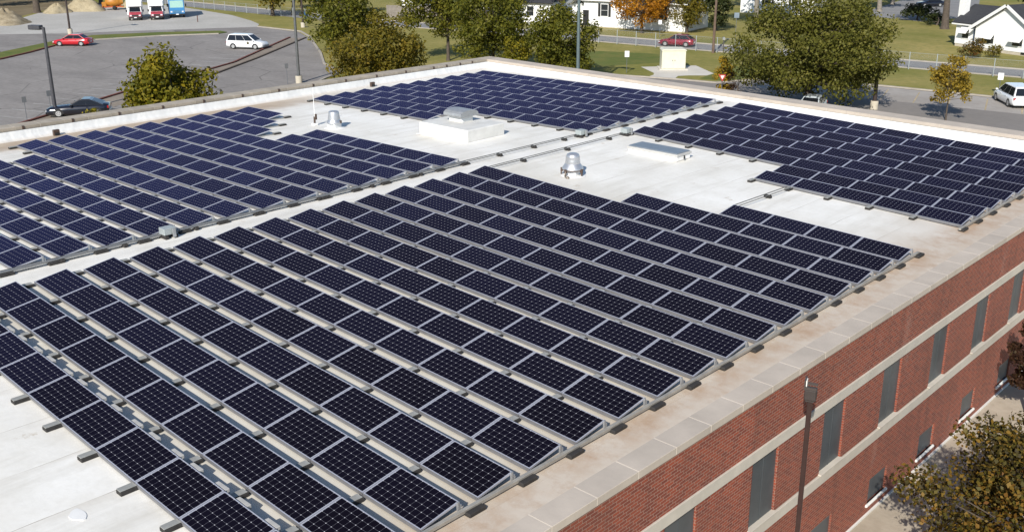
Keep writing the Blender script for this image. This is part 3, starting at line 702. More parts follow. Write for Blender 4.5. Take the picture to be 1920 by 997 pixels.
def jbox(x, y, lab):
    t_ = thing("junction_box", lab, "junction box", (x,y,rz(x)), 0, "junction boxes on the conduit runs")
    MB().box((0,0,0.24), (0.36,0.42,0.22), 0, 0, 0.012).build("box_body", M("pale_green_grey", (0.42,0.46,0.46), 0.5, 0.3, 0.05), t_)
    for s in (-0.15,0.17): MB().box((0,s,0.06), (0.50,0.13,0.12), 0, 0, 0.02).build("support_block", rubber, t_)
    MB().box((0.26,0.1,0.20), (0.05,0.10,0.30)).build("bracket", galv, t_)
jbox(-17.95, 4.85, "grey junction box beside the left array on the aisle conduit")
jbox(-18.02, 25.95, "grey junction box at the front corner of the back array")
jbox(-16.72, 27.75, "grey junction box at the front corner of the right array")
for y, lab in ((9.69, "brown scupper box at the foot of the parapet behind the left array"), (29.5, "brown scupper box at the foot of the parapet behind the back array")):
    t_ = thing("scupper_box", lab, "scupper", (-38.0, y, -0.26)); MB().box((0,0,0.14), (0.16,0.30,0.28), 0, 0, 0.01).build("box_body", brownm, t_); MB().box((0.10,0,0.08), (0.06,0.20,0.12)).build("outlet", darkm, t_)
o = MB().box((0,0,0.04), (1.5,0.07,0.05), R(38)).box((0.1,-0.02,0.02), (1.2,0.12,0.03), R(38)).build("loose_rail", railm); o.location = (-35.0,4.6,rz(-35)); tag(o, "loose piece of dark rail lying on the roof left of the left array", "rail")

# ------------------------------------------------------------------ vehicles
def car(name, lab, cat, loc, heading, Lc, W, H, st, gh, paint, belt, wr=0.32, wb=(0.30,-0.30), rimmat=None, group=None, details=()):
    """st: stations (x/L, z_top, halfwidth/W*2); gh: greenhouse (x base front, x top front, x top rear, x base rear) / L"""
    t_ = thing(name, lab, cat, (*loc, G), heading, group)
    mb = MB(); rings = []
    for x, zt, hw in st:
        X_ = x*Lc; h = hw*W/2; zb = 0.20 if abs(x) < 0.46 else 0.30
        rings.append([(X_,-h*.90,zb),(X_,-h,zb+.16),(X_,-h,zt*.62),(X_,-h*.95,zt-.07),(X_,-h*.80,zt),(X_,0,zt+.025),(X_,h*.80,zt),(X_,h*.95,zt-.07),(X_,h,zt*.62),(X_,h,zb+.16),(X_,h*.90,zb)])
    n = 11; V = [p for r_ in rings for p in r_]; F = []
    for i in range(len(rings)-1):
        for k in range(n): F.append((i*n+k, i*n+(k+1)%n, (i+1)*n+(k+1)%n, (i+1)*n+k))
    mb.add(V, F, 0, True); mb.add(rings[0], [tuple(range(n))]); mb.add(rings[-1], [tuple(range(n-1,-1,-1))])
    xb0, xt0, xt1, xb1 = [g*Lc for g in gh]; hb, ht = W/2*.90, W/2*.70
    Bq = [(xb0,-hb,belt),(xb0,hb,belt),(xb1,hb,belt),(xb1,-hb,belt)]; Tq = [(xt0,-ht,H-.05),(xt0,ht,H-.05),(xt1,ht,H-.05),(xt1,-ht,H-.05)]
    Rq = [(xt0-.12,-ht*.9,H),(xt0-.12,ht*.9,H),(xt1+.12,ht*.9,H),(xt1+.12,-ht*.9,H)]
    P = Bq+Tq+Rq; mb.add(P, [(0,1,5,4),(1,2,6,5),(2,3,7,6),(3,0,4,7),(4,5,9,8),(5,6,10,9),(6,7,11,10),(7,4,8,11),(8,9,10,11)])
    mb.box((Lc*.5-.03,0,.36), (.10,W*.86,.16), 0, 1, .02); mb.box((-Lc*.5+.03,0,.38), (.10,W*.86,.16), 0, 1, .02)
    mb.build("body", [paint, details[0] if details else paint], t_)
    def quad(a, b_, c, d_, out, ins=(0.06,0.94), vins=(0.08,0.90)):
        a, b_, c, d_ = map(Vector, (a,b_,c,d_))      # a,b bottom; c,d top (c above b)
        def pt(u, v): return (a.lerp(b_, u)).lerp(d_.lerp(c, u), v) + Vector(out)*0.012
        return [pt(ins[0],vins[0]), pt(ins[1],vins[0]), pt(ins[1],vins[1]), pt(ins[0],vins[1])]
    def pane(nm, q, mat=cglass):
        m2 = MB(); m2.add(q, [(0,1,2,3)]); m2.build(nm, mat, t_, fix=False)
    pane("windscreen", quad(Bq[0],Bq[1],Tq[1],Tq[0],(1,0,.6)))
    pane("rear_window", quad(Bq[2],Bq[3],Tq[3],Tq[2],(-1,0,.4)))
    ns = 3 if (xt0-xt1) > 0.45*Lc else 2
    for s, (i0, i1) in ((-1,(3,0)), (1,(2,1))):
        for k in range(ns):
            u0, u1 = 0.03+0.94*k/ns+0.005, 0.03+0.94*(k+1)/ns-0.005
            q = quad(Bq[i0],Bq[i1],Tq[i1],Tq[i0],(0,s,.3),(u0,u1),(0.04,0.93)); pane("side_window", q)
    for s in (-1,1):
        for x in wb:
            wt = bpy.data.objects.new("wheel", None); COL.objects.link(wt); wt.parent = t_; wt.location = (x*Lc, s*(W/2-.10), wr)
            MB().lathe([(wr*.62,-.10),(wr*.95,-.10),(wr,-.06),(wr,.06),(wr*.95,.10),(wr*.62,.10)], n=20, axis='y').build("tyre", tyre, wt)
            m2 = MB(); m2.lathe([(wr*.62,-.105),(wr*.64,-.06),(wr*.64,.06),(wr*.62,.105)], n=20, axis='y')
            for k in range(5):
                an = 2*math.pi*k/5; m2.box((math.cos(an)*wr*.33,s*.108,math.sin(an)*wr*.33), (.05,.01,.05), 0, 1)
            m2.build("rim", [rimmat or rimm, darkm], wt)
            m2 = MB(); an = [math.pi*i/12 for i in range(13)]; yy = s*(W/2+.004)
            m2.add([(x*Lc+math.cos(a)*wr*1.2, yy, wr*.9+math.sin(a)*wr*1.25) for a in an], [tuple(range(13))]); m2.build("wheel_arch", darkm, t_, fix=False)
        m2 = MB().box((Lc*.485-.03, s*W*.36, st[1][1]*.78), (.16,.34,.14), 0, 0, .03); m2.build("headlight", headm, t_)
        m2 = MB().box((-Lc*.495+.05, s*W*.40, st[-2][1]*.80), (.12,.22,.22), 0, 0, .02); m2.build("tail_light", tailm, t_)
        m2 = MB().box((xb0-.22, s*(W/2+.07), belt+.06), (.14,.18,.13), 0, 0, .03); m2.build("mirror", paint, t_)
        for k in range(2):
            MB().box((Lc*(.08-.24*k), s*(W/2+.006), belt-.14), (.18,.02,.04)).build("door_handle", paint, t_)
    MB().box((-Lc*.5-.02,0,.55), (.02,.42,.14)).build("number_plate", signw, t_)
    return t_
SED = [(0.50,.55,.72),(0.485,.66,.88),(0.42,.76,.97),(0.20,.90,1.0),(0.0,.93,1.0),(-0.25,.95,1.0),(-0.40,.98,.97),(-0.48,.92,.88),(-0.50,.70,.75)]
VAN = [(0.50,.55,.74),(0.485,.72,.90),(0.43,.86,.97),(0.28,1.0,1.0),(0.0,1.02,1.0),(-0.3,1.03,1.0),(-0.46,1.04,.98),(-0.49,1.0,.92),(-0.50,.75,.85)]
MUS = [(0.50,.58,.80),(0.485,.72,.93),(0.42,.82,.98),(0.15,.92,1.0),(-0.1,.93,1.0),(-0.3,.95,1.0),(-0.42,.97,.97),(-0.49,.92,.90),(-0.50,.65,.80)]
redp = M("red_car_paint", (0.50,0.012,0.022), 0.28, 0.1, 0.03, coat=0.8)
maroon = M("maroon_car_paint", (0.22,0.012,0.030), 0.28, 0.15, 0.03, coat=0.8)
whitec = M("white_car_paint", (0.78,0.79,0.80), 0.3, 0, 0.02, coat=0.8)
blackc = M("black_car_paint", (0.008,0.009,0.016), 0.22, 0.1, 0.03, coat=1.0)
greyb = M("grey_bumper", (0.30,0.31,0.32), 0.5, 0, 0.05)
def hd(p, q): return math.atan2(q[1]-p[1], q[0]-p[0])
car("sedan", "bright red sedan parked beside the grass island", "car", (-117.75,45.0), hd((-116.78,44.84),(-118.36,43.43)), 4.6, 1.76, 1.45, SED, (0.23,0.05,-0.24,-0.40), redp, 0.92)
vn = car("minivan", "white minivan with dark emblem on its door in the far parking lot", "van", (-98.55,58.3), hd((-99.21,57.11),(-96.96,58.44)), 4.9, 1.95, 1.78, VAN, (0.30,0.10,-0.42,-0.485), whitec, 1.02, 0.34, details=(greyb,))
MB().lathe([(0.02,0),(0.17,0.0),(0.17,0.006)], (0.55,-0.985,0.78), 12, axis='y').build("door_emblem", M("emblem_dark_gold", (0.10,0.085,0.03), 0.6), vn)
car("sports_car", "black sports coupe parked beside the lamp post beyond the parapet", "car", (-71.0,24.9), hd((-69.6,27.0),(-72.3,22.9)), 4.9, 1.90, 1.40, MUS, (0.13,-0.05,-0.22,-0.42), blackc, 0.93, 0.35)
car("minivan", "white minivan parked at the right edge beside the lawn", "van", (-16.3,81.9), hd((-15.6,79.8),(-17.9,82.9)), 5.1, 2.0, 1.78, VAN, (0.30,0.10,-0.42,-0.485), whitec, 1.02, 0.34)
car("hatchback", "dark red car on the street beyond the chain link fence", "car", (-60.6,95.6), hd((-59.32,95.75),(-61.85,94.91)), 4.4, 1.76, 1.48, SED, (0.23,0.05,-0.28,-0.45), maroon, 0.92)
car("sedan", "black car on the side road beyond the dark shrubs", "car", (-59.5,170.5), hd((-60,171),(-62.5,168)), 4.7, 1.8, 1.45, SED, (0.23,0.05,-0.24,-0.40), blackc, 0.92)
car("sedan", "pale silver car parked in the shade below the large tree", "car", (-26.9,66.1), R(-75), 4.7, 1.8, 1.46, SED, (0.23,0.05,-0.24,-0.40), M("silver_car_paint", (0.62,0.68,0.72), 0.3, 0.2, 0.03, coat=0.7), 0.92)

wbox = M("white_truck_body", (0.80,0.80,0.81), 0.45, 0, 0.03)
truckred = M("truck_hood_red", (0.42,0.05,0.075), 0.4, 0, 0.05, coat=0.4)
truckblue = M("truck_blue", (0.045,0.23,0.50), 0.4, 0, 0.05, coat=0.4)
chrome = M("grille_dark", (0.06,0.055,0.055), 0.4, 0.3, 0.1)
def wheels(t_, W, xs, wr=0.40):
    for s in (-1,1):
        for x in xs:
            wt = bpy.data.objects.new("wheel", None); COL.objects.link(wt); wt.parent = t_; wt.location = (x, s*(W/2-.14), wr)
            MB().lathe([(wr*.6,-.13),(wr*.95,-.13),(wr,-.08),(wr,.08),(wr*.95,.13),(wr*.6,.13)], n=18, axis='y').build("tyre", tyre, wt)
            MB().lathe([(0.02,-.12),(wr*.6,-.132),(wr*.6,.132),(0.02,.12)], n=18, axis='y').build("rim", rimm, wt)
def boxtruck(loc, rz_, lab):
    t_ = thing("box_truck", lab, "truck", (*loc, G), rz_, "delivery trucks in the gravel yard")
    mb = MB(); mb.box((-2.9,0,1.85), (4.6,2.40,2.35), 0, 0, 0.08)
    mb.xprism([(-1.16,2.02),(1.16,2.02),(1.16,2.95),(-1.16,2.95)], -0.62, 0.35)
    mb.add([(0.35,-1.16,2.02),(0.35,1.16,2.02),(0.35,1.16,2.95),(0.35,-1.16,2.95),(0.75,-1.0,2.10),(0.75,1.0,2.10),(0.62,1.0,2.75),(0.62,-1.0,2.75)], [(4,5,6,7),(0,1,5,4),(1,2,6,5),(2,3,7,6),(3,0,4,7)])
    mb.build("box_body", wbox, t_)
    mb = MB(); mb.add([(-0.6,-.98,.5),(-0.6,.98,.5),(-0.6,.98,2.0),(-0.6,-.98,2.0),(1.0,-.98,.5),(1.0,.98,.5),(1.0,.98,1.25),(1.0,-.98,1.25),(0.45,.88,2.0),(0.45,-.88,2.0)], [(0,1,5,4),(4,5,6,7),(7,6,8,9),(9,8,2,3),(0,4,7,9,3),(1,2,8,6,5)]); mb.build("cab", wbox, t_)
    mb = MB(); mb.add([(1.0,-.93,.62),(1.0,.93,.62),(1.0,.93,1.27),(1.0,-.93,1.27),(2.0,-.88,.62),(2.0,.88,.62),(2.0,.86,.98),(2.0,-.86,.98),(1.9,.82,1.06),(1.9,-.82,1.06)], [(4,5,6,7),(7,6,8,9),(9,8,2,3),(0,4,7,9,3),(1,2,8,6,5)], 0, False); mb.build("hood", truckred, t_)
    MB().add([(1.0+.02,-.84,1.32),(1.0+.02,.84,1.32),(0.50+.02,.76,1.96),(0.50+.02,-.76,1.96)], [(0,1,2,3)]).build("windscreen", cglass, t_, fix=False)
    for s in (-1,1):
        MB().add([(-0.3,s*.99,1.28),(0.85,s*.99,1.28),(0.42,s*.99,1.92),(-0.3,s*.99,1.92)], [(0,1,2,3)]).build("side_window", cglass, t_, fix=False)
        MB().box((0.95,s*1.22,1.45), (.12,.22,.34), 0, 0, .02).build("mirror", darkm, t_)
        MB().box((2.01,s*.66,.80), (.04,.30,.20)).build("headlight", headm, t_)
    MB().box((2.01,0,.80), (.05,.95,.26)).build("grille", chrome, t_)
    MB().box((2.05,0,.50), (.16,1.9,.22), 0, 0, .03).build("bumper", chrome, t_)
    MB().box((2.14,0,.50), (.02,.40,.14)).build("number_plate", signw, t_)
    wheels(t_, 2.0, (1.25,-3.6)); return t_
th = R(-27)
boxtruck((-143.2,66.2), th, "white box truck with red hood, nearest the orange mixer")
boxtruck((-141.6,69.0), th, "white box truck with red hood, between its twin and the blue truck")
t_ = thing("step_van", "tall blue fronted truck with pale windscreen at the end of the truck row", "truck", (-142.0,72.7,G), th, "delivery trucks in the gravel yard")
MB().box((-2.6,0,1.95), (6.2,2.46,2.75), 0, 0, 0.10).build("box_body", M("pale_blue_truck_body", (0.62,0.70,0.78), 0.45, 0, 0.04), t_)
mb = MB(); mb.add([(0.5,-1.2,.5),(0.5,1.2,.5),(0.5,1.2,3.3),(0.5,-1.2,3.3),(1.5,-1.15,.5),(1.5,1.15,.5),(1.5,1.13,1.55),(1.5,-1.13,1.55),(0.95,1.1,2.75),(0.95,-1.1,2.75),(0.85,1.1,3.3),(0.85,-1.1,3.3)], [(4,5,6,7),(7,6,8,9),(9,8,10,11),(11,10,2,3),(0,4,7,9,11,3),(1,2,10,8,6,5)]); mb.build("cab", truckblue, t_)
MB().add([(1.49,-1.02,1.62),(1.49,1.02,1.62),(1.0,1.0,2.68),(1.0,-1.0,2.68)], [(0,1,2,3)]).build("windscreen", M("pale_windscreen", (0.32,0.52,0.46), 0.15, 0, 0.05), t_, fix=False)
MB().box((0.93,0,3.02), (.10,2.0,.42)).build("head_board", darkm, t_)
MB().box((1.52,0,1.0), (.05,1.2,.36)).build("grille", M("blue_grille", (0.10,0.25,0.42), 0.4, 0.2), t_)
MB().box((1.56,0,.55), (.16,2.3,.24), 0, 0, .03).build("bumper", darkm, t_)
MB().box((1.65,0,.58), (.02,.42,.16)).build("number_plate", signw, t_)
for s in (-1,1):
    MB().box((1.52,s*.86,.98), (.05,.28,.22)).build("headlight", headm, t_)
    MB().box((1.35,s*1.38,2.0), (.10,.22,.45), 0, 0, .02).build("mirror", darkm, t_)
wheels(t_, 2.3, (0.7,-4.0), 0.44)
t_ = thing("cement_mixer", "orange towable cement mixer beside the gravel pile", "mixer", (-162.5,72.0,G), R(60))
om = M("mixer_orange", (0.50,0.20,0.02), 0.5, 0, 0.15, 3); om2 = M("mixer_red_orange", (0.55,0.12,0.03), 0.5, 0, 0.12, 3)
MB().lathe([(0.30,-1.5),(0.62,-1.2),(0.86,-0.5),(0.88,0.1),(0.70,0.8),(0.42,1.3),(0.46,1.42)], (0.1,0,1.35), 18, axis='x').build("drum", om, t_)
mb = MB(); mb.box((0,-.55,.55), (3.2,.14,.16)); mb.box((0,.55,.55), (3.2,.14,.16)); mb.box((1.3,0,.55), (.14,1.2,.16)); mb.box((-1.3,0,.55), (.14,1.2,.16)); mb.tube([(-1.3,0,.55),(-2.6,0,.5)], .07, 6); mb.build("chassis", om2, t_)
MB().box((-1.55,0,.98), (.8,1.0,.75), 0, 0, .06).build("engine_cover", om, t_)
mb = MB(); mb.tube([(1.0,-.5,.6),(1.35,0,1.5),(1.0,.5,.6)], .06, 6); mb.build("drum_cradle", om2, t_)
for s in (-1,1):
    MB().lathe([(.02,-.1),(.34,-.1),(.36,0),(.34,.1),(.02,.1)], (0.1,s*.78,.36), 16, axis='y').build("wheel", tyre, t_)

# ------------------------------------------------------------------ gravel piles
def pile(loc, rx, ry, h, lab, seed, mat=pilem):
    rg = random.Random(seed); mb = MB(); nr, na = 14, 40; V = [(0,0,h*.97)]
    ph = [rg.uniform(0,6.28) for _ in range(6)]
    for i in range(1, nr+1):
        f = i/nr
        for k in range(na):
            a = 2*math.pi*k/na; wob = 1+.12*math.sin(2*a+ph[0])+.07*math.sin(3*a+ph[1])+.05*math.sin(5*a+ph[2])
            z = h*(1-f**1.25)*(1+.10*math.sin(3*a+ph[3]+4*f)) + rg.uniform(-.06,.06)*h*(f < .97); z = max(z, 0.0) if f < 1 else 0
            V.append((rx*f*wob*math.cos(a), ry*f*wob*math.sin(a), z))
    F = [(0,1+k,1+(k+1)%na) for k in range(na)]
    for i in range(nr-1):
        for k in range(na): a = 1+i*na+k; b_ = 1+i*na+(k+1)%na; F.append((a,a+na,b_+na,b_))
    mb.add(V, F, 0, True); o = mb.build("gravel_pile", mat); o.location = (*loc, G); tag(o, lab, "gravel pile", "gravel piles in the yard"); return o
pile((-153.5,50.2), 4.4, 3.6, 2.1, "grey brown gravel pile nearest the left edge of the picture", 3, ground_mat("dark_gravel", (0.20,0.16,0.10), (0.40,0.34,0.24), 0.9, 4.0, (0.13,0.10,0.06), 0.8))
pile((-165.2,63.2), 2.9, 2.4, 1.5, "small sandy gravel pile joined to the widest one", 5)
pile((-166.3,68.3), 4.6, 3.2, 2.6, "widest sandy gravel pile, beside the orange mixer", 8)
pile((-166.0,76.5), 2.2, 1.8, 1.5, "small gravel pile between the orange mixer and the trucks", 11)

# ------------------------------------------------------------------ poles, signs, street furniture
def lamp(loc, h, r, mat, lab, head=None, base=True, hz=0):
    t_ = thing("lamp_post", lab, "lamp post", (*loc, G), hz)
    z0 = 0.0
    if base: MB().lathe([(0.33,0),(0.33,.66),(0.30,.72)], n=16).build("concrete_base", concrete, t_); z0 = .7
    MB().box((0,0,z0+.03), (.42,.42,.06)).build("base_plate", mat, t_)
    MB().tube([(0,0,z0),(0,0,h)], [r*1.15,r*.85], 10).build("pole", mat, t_)
    hx = MB(); hx.box((.80,0,h-.02), (1.15,.50,.36), 0, 0, .05); hx.box((.15,0,h-.04), (.34,.12,.12)); hd_ = hx.build("lamp_head", mat, t_)
    MB().box((.70,0,h-.20), (.74,.36,.02)).build("lens", lens, hd_)
    return t_
lamp((-71.9,23.3), 7.2, .14, M("dark_grey_pole", (0.10,0.10,0.115), 0.45, 0.4, 0.12, 5), "dark lamp post with a boxy head beside the black sports coupe", hz=R(205))
lamp((-131.0,50.4), 8.6, .13, bronze, "slim brown lamp post behind the bright red sedan")
lamp((-71.4,46.9), 10.2, .13, greypole, "grey lamp post on concrete base between walkway and building corner")
lamp((-47.2,60.5), 11.5, .15, greenpole, "blue grey lamp post in front of the tree at the far roof corner")
lamp((-113.7,77.2), 8.0, .12, bronze, "thin dark lamp post on pale base beside the blue sign")
lamp((-24.0,71.5), 5.0, .15, bronze, "brown lamp post on pale base rising into the large tree", hz=R(215))
t_ = thing("flood_lamp_post", "brown square lamp post with upturned lens in front of the brick wall", "lamp post", (3.30,7.90,G), R(20))
MB().box((0,0,3.06), (.098,.098,6.12), 0, 0, .008).build("pole", M("reddish_brown_paint", (0.050,0.028,0.025), 0.35, 0.2, 0.12, 5), t_)
hd_ = MB().box((0,0,6.22), (.24,.24,.23), 0, 0, .015).box((0,0,6.09), (.18,.18,.06)).build("lamp_head", M("dark_bronze_head", (0.06,0.048,0.045), 0.5, 0.2, 0.1), t_)
MB().box((-.118,0,6.44), (.03,.235,.21)).box((.0,.125,6.38), (.235,.025,.06)).box((.0,-.125,6.38), (.235,.025,.06)).build("hood", M("bronze_hood", (0.07,0.055,0.05), 0.5), hd_)
MB().box((-.092,0,6.44), (.018,.15,.16)).build("lens", lens, hd_)
MB().box((0,0,.02), (.28,.28,.04)).build("base_plate", bronze, t_)
def sign(loc, h, w_, hh, facing, lab, face, name="road_sign", post=signg, lines=True):
    t_ = thing(name, lab, "sign", (*loc, G), facing)
    MB().tube([(0,0,0),(0,0,h)], .028, 6).build("post", post, t_)
    s = MB().box((0.03,0,h-hh/2), (.012,w_,hh), 0, 0, .003).build("sign_plate", face, t_)
    return t_, s
tocam = lambda p: math.atan2(-10.07-p[1], 11.9-p[0])
for p, h, lab in (((-71.75,20.9),1.95,"small grey parking sign nearest the left edge, on the red kerb"), ((-73.3,23.5),1.95,"small grey parking sign at the nose of the black coupe"), ((-71.6,45.7),2.0,"small dark parking sign beside the grey lamp post")):
    sign(p, h, .34, .46, tocam(p)+R(15), lab, signg)
p = (-51.7,73.7); t_, s = sign(p, 2.25, .46, .62, tocam(p), "white notice sign on a post in the lawn left of the utility cabinet", signw)
MB().box((0.039,0,1.98), (.004,.32,.03)).box((0.039,0,1.90), (.004,.28,.03)).box((0.039,0,1.80), (.004,.30,.03)).build("sign_marking", M("pale_marking", (0.62,0.64,0.66), 0.6), s)
p = (-18.9,85.9); t_, s = sign(p, 1.95, .46, .62, tocam(p), "white notice sign on a post behind the white minivan", signw)
MB().box((0.039,0,1.66), (.004,.26,.34)).build("sign_marking", M("pale_marking", (0.66,0.68,0.70), 0.6), s)
p = (-67.3,101.2); t_, s = sign(p, 2.3, .42, .55, tocam(p), "white street sign on a post near the orange tree", signw)
p = (-111.9,76.6); t_, s = sign(p, 2.4, .55, .95, tocam(p)+R(25), "blue sign on a post beside the thin dark lamp post", signb)
p = (-54.4,98.9); t_, s = sign(p, 4.2, .60, .62, tocam(p)+R(10), "grey blue sign on a tall post behind the utility pole", M("grey_blue_sign", (0.24,0.30,0.36), 0.5, 0.2))
p = (-34.3,64.2); a = tocam(p); t_ = thing("yield_sign", "red and white triangular yield sign under the yellow tree", "sign", (*p, G), a)
MB().tube([(0,0,0),(0,0,2.65)], .03, 6).build("post", signg, t_)
mb = MB(); mb.add([(.035,-.34,2.68),(.035,.34,2.68),(.035,0,2.08),(.05,-.34,2.68),(.05,.34,2.68),(.05,0,2.08)], [(0,1,2),(5,4,3),(0,1,4,3),(1,2,5,4),(2,0,3,5)]); pl = mb.build("sign_plate", signr, t_)
MB().add([(.054,-.17,2.59),(.054,.17,2.59),(.054,0,2.27)], [(0,1,2)]).build("sign_centre", signw, pl)
fc = bpy.data.curves.new("yield_text", 'FONT'); fc.body = "YIELD"; fc.size = 0.09; fc.align_x = 'CENTER'; fc.extrude = 0.001
fo = bpy.data.objects.new("yield_text", fc); COL.objects.link(fo); dg = bpy.context.evaluated_depsgraph_get(); me = bpy.data.meshes.new_from_object(fo.evaluated_get(dg)); bpy.data.objects.remove(fo)
me.materials.clear(); me.materials.append(signr); fo = bpy.data.objects.new("sign_lettering", me); COL.objects.link(fo); fo.parent = pl; fo.matrix_local = Matrix.Translation((.058,0,2.49)) @ Matrix.Rotation(R(90),4,'Z') @ Matrix.Rotation(R(90),4,'X')
t_ = thing("utility_pole", "brown wooden utility pole beside the street mailbox", "pole", (-53.7,93.0,G)); MB().tube([(0,0,0),(0.1,0,10)], [.17,.12], 10).build("pole", M("pole_wood", (0.17,0.115,0.085), 0.9, 0, 0.2, 3), t_)
MB().box((0.1,0,9.3), (.12,2.4,.12), R(40)).build("crossarm", bark, t_)
t_ = thing("mailbox", "silver mailbox on a dark leaning post by the street", "mailbox", (-54.6,96.6,G), R(-50)); MB().tube([(0,0,0),(0.12,0,1.15)], .06, 6).build("post", bark, t_)
mb = MB(); mb.xprism([(-.14,1.15),(.14,1.15),(.14,1.38),(.08,1.47),(-.08,1.47),(-.14,1.38)], -.20, .34); mb.build("box", spun, t_)
o = MB().tube([(0,0,0),(0,0,1.0)], .07, 8).build("bollard", M("rusty_post", (0.13,0.06,0.045), 0.8)); o.location = (-132.5,70.9,G); tag(o, "rusty short post standing in the gravel near the blue truck", "bollard")
# utility cabinet
t_ = thing("utility_cabinet", "cream metal utility cabinet with double doors on a concrete pad", "cabinet", (-49.9,79.3,G), R(47))
cream = M("cream_metal", (0.70,0.68,0.55), 0.5, 0.1, 0.05, 2)
MB().box((0,0,.06), (2.5,3.0,.12)).build("plinth", padm, t_)
MB().box((0,0,1.06), (1.9,2.5,1.88), 0, 0, .02).build("cabinet_body", cream, t_)
mb = MB(); mb.xprism([(-1.32,2.0),(1.32,2.0),(1.32,2.06),(1.05,2.17),(-1.05,2.17),(-1.32,2.06)], -1.02, 1.02); mb.build("cabinet_roof", cream, t_)
# body frame: x axis = door normal after rotation below
for s in (-1,1):
    d_ = MB().box((.965,s*.60,1.06), (.03,1.16,1.74), 0, 0, .006).build("door", cream, t_)
    MB().box((.99,s*.12,1.0), (.03,.05,.14)).build("handle", darkm, d_)
t_.rotation_euler = (0,0,R(-48))
# chain link fence along the street
link, t, b = newmat("chain_link")
tc = N(t, "ShaderNodeTexCoord").outputs["Object"]; sp = N(t, "ShaderNodeSeparateXYZ"); L(t, tc, sp.inputs[0])
k = 1/0.07; u1 = mth(t, 'FRACT', mth(t, 'MULTIPLY', mth(t, 'ADD', sp.outputs[0], sp.outputs[2]), k)); u2 = mth(t, 'FRACT', mth(t, 'MULTIPLY', mth(t, 'SUBTRACT', sp.outputs[0], sp.outputs[2]), k))
msk = mth(t, 'MAXIMUM', mth(t, 'LESS_THAN', u1, 0.04), mth(t, 'LESS_THAN', u2, 0.04))
b.inputs["Base Color"].default_value = (0.42,0.44,0.45,1); b.inputs["Metallic"].default_value = 0.5; b.inputs["Roughness"].default_value = 0.5; L(t, msk, b.inputs["Alpha"])
postm = M("fence_galvanised", (0.46,0.50,0.52), 0.5, 0.4, 0.08, 4)
def chain_fence(p, q, n, lab, h=1.75):
    p, q = Vector(p), Vector(q); d = q-p; ln = d.length
    t_ = thing("chain_link_fence", lab, "fence", (p.x,p.y,G), math.atan2(d.y,d.x))
    for k in range(n+1): MB().tube([(ln*k/n,0,0),(ln*k/n,0,h+.06)], .045, 8).build("post", postm, t_)
    MB().tube([(0,0,h),(ln,0,h)], .014, 6).build("top_rail", postm, t_)
    MB().add([(0,0.03,0.03),(ln,0.03,0.03),(ln,0.03,h-.02),(0,0.03,h-.02)], [(0,1,2,3)]).build("mesh", link, t_, fix=False)
chain_fence((-86.6,90.1), (-12.0,97.55), 27, "chain link fence on pale posts along the street beyond the lawn")
chain_fence((-178,82.6), (-108,85.5), 22, "chain link fence along the top of the gravel yard", 1.5)
# wooden fence behind the trees
t_ = thing("board_fence", "grey wooden board fence beyond the street between two trees", "fence", (-116,95,G), R(27))
mb = MB()
for k in range(60): mb.box((k*.2,0,.95+.02*(k%3)), (.185,.03,1.9))
mb.build("boards", M("weathered_boards", (0.26,0.23,0.20), 0.9, 0, 0.15, 2), t_)
for k in range(6): MB().box((k*2.4,.08,.95), (.1,.1,2.0)).build("post", bark, t_)

# ------------------------------------------------------------------ houses
def window(par, x, y, z, w_, h_, shutters=False, awning=False):
    """on a wall facing local -y"""
    f = MB().box((x,y-.02,z), (w_+.16,.06,h_+.16), 0, 0).build("window", whitep, par)
    MB().box((x,y-.055,z+h_*.25-.01), (w_,.02,h_*.48)).box((x,y-.055,z-h_*.25), (w_,.02,h_*.46)).build("pane", winglass, f)
    if shutters:
        for s in (-1,1): MB().box((x+s*(w_/2+.30),y-.05,z), (.36,.05,h_+.1)).build("shutter", darkm, f)
    if awning:
        a = MB(); a.add([(x-w_/2-.15,y-.02,z+h_/2+.1),(x+w_/2+.15,y-.02,z+h_/2+.1),(x+w_/2+.15,y-.75,z+.02),(x-w_/2-.15,y-.75,z+.02),(x-w_/2-.15,y-.02,z+h_/2+.06),(x+w_/2+.15,y-.02,z+h_/2+.06),(x+w_/2+.15,y-.75,z-.06),(x-w_/2-.15,y-.75,z-.06)], [(0,1,2,3),(7,6,5,4),(2,6,7,3),(0,3,7,4),(1,5,6,2)]); a.build("awning", whitep, f)
def slab(mb, a, b_, c, d_, th=.14, m=0):
    a, b_, c, d_ = map(Vector, (a,b_,c,d_)); n = (b_-a).cross(d_-a).normalized()*th
    if n.z < 0: n = -n
    V = [a,b_,c,d_,a+n,b_+n,c+n,d_+n]; mb.add(V, [(3,2,1,0),(4,5,6,7),(0,1,5,4),(1,2,6,5),(2,3,7,6),(3,0,4,7)], m)
# right house: gable wing towards the school, long wing behind to the left
hs = thing("house", "white house with dark roof, awnings and gable at the top right", "house", (-27.8,115.0,G), R(-20))
mb = MB(); mb.xprism([(-4.9,.35),(3.3,.35),(3.3,2.75),(-.8,5.35),(-4.9,2.75)], 0, 9, tf=lambda v: (v[1], v[0], v[2])); mb.build("gable_wall", siding, hs)
MB().box((-6.6,4.0,1.6), (3.6,6.4,2.5)).build("wing_wall", siding, hs)
MB().box((-.8,4.5,.17), (8.1,8.9,.36)).box((6.2,7.0,1.6), (5.8,5.0,2.5)).box((-6.6,4.0,.17), (3.5,6.3,.36)).build("foundation", concrete, hs)
mb = MB(); slab(mb, (-5.4,-.45,2.46),(-.8,-.45,5.40),(-.8,9.4,5.40),(-5.4,9.4,2.46)); slab(mb, (3.8,-.45,2.46),(-.8,-.45,5.40),(-.8,9.4,5.40),(3.8,9.4,2.46)); slab(mb, (3.4,4.0,2.85),(9.5,4.0,2.85),(9.5,7.0,5.2),(-.6,7.0,5.2))
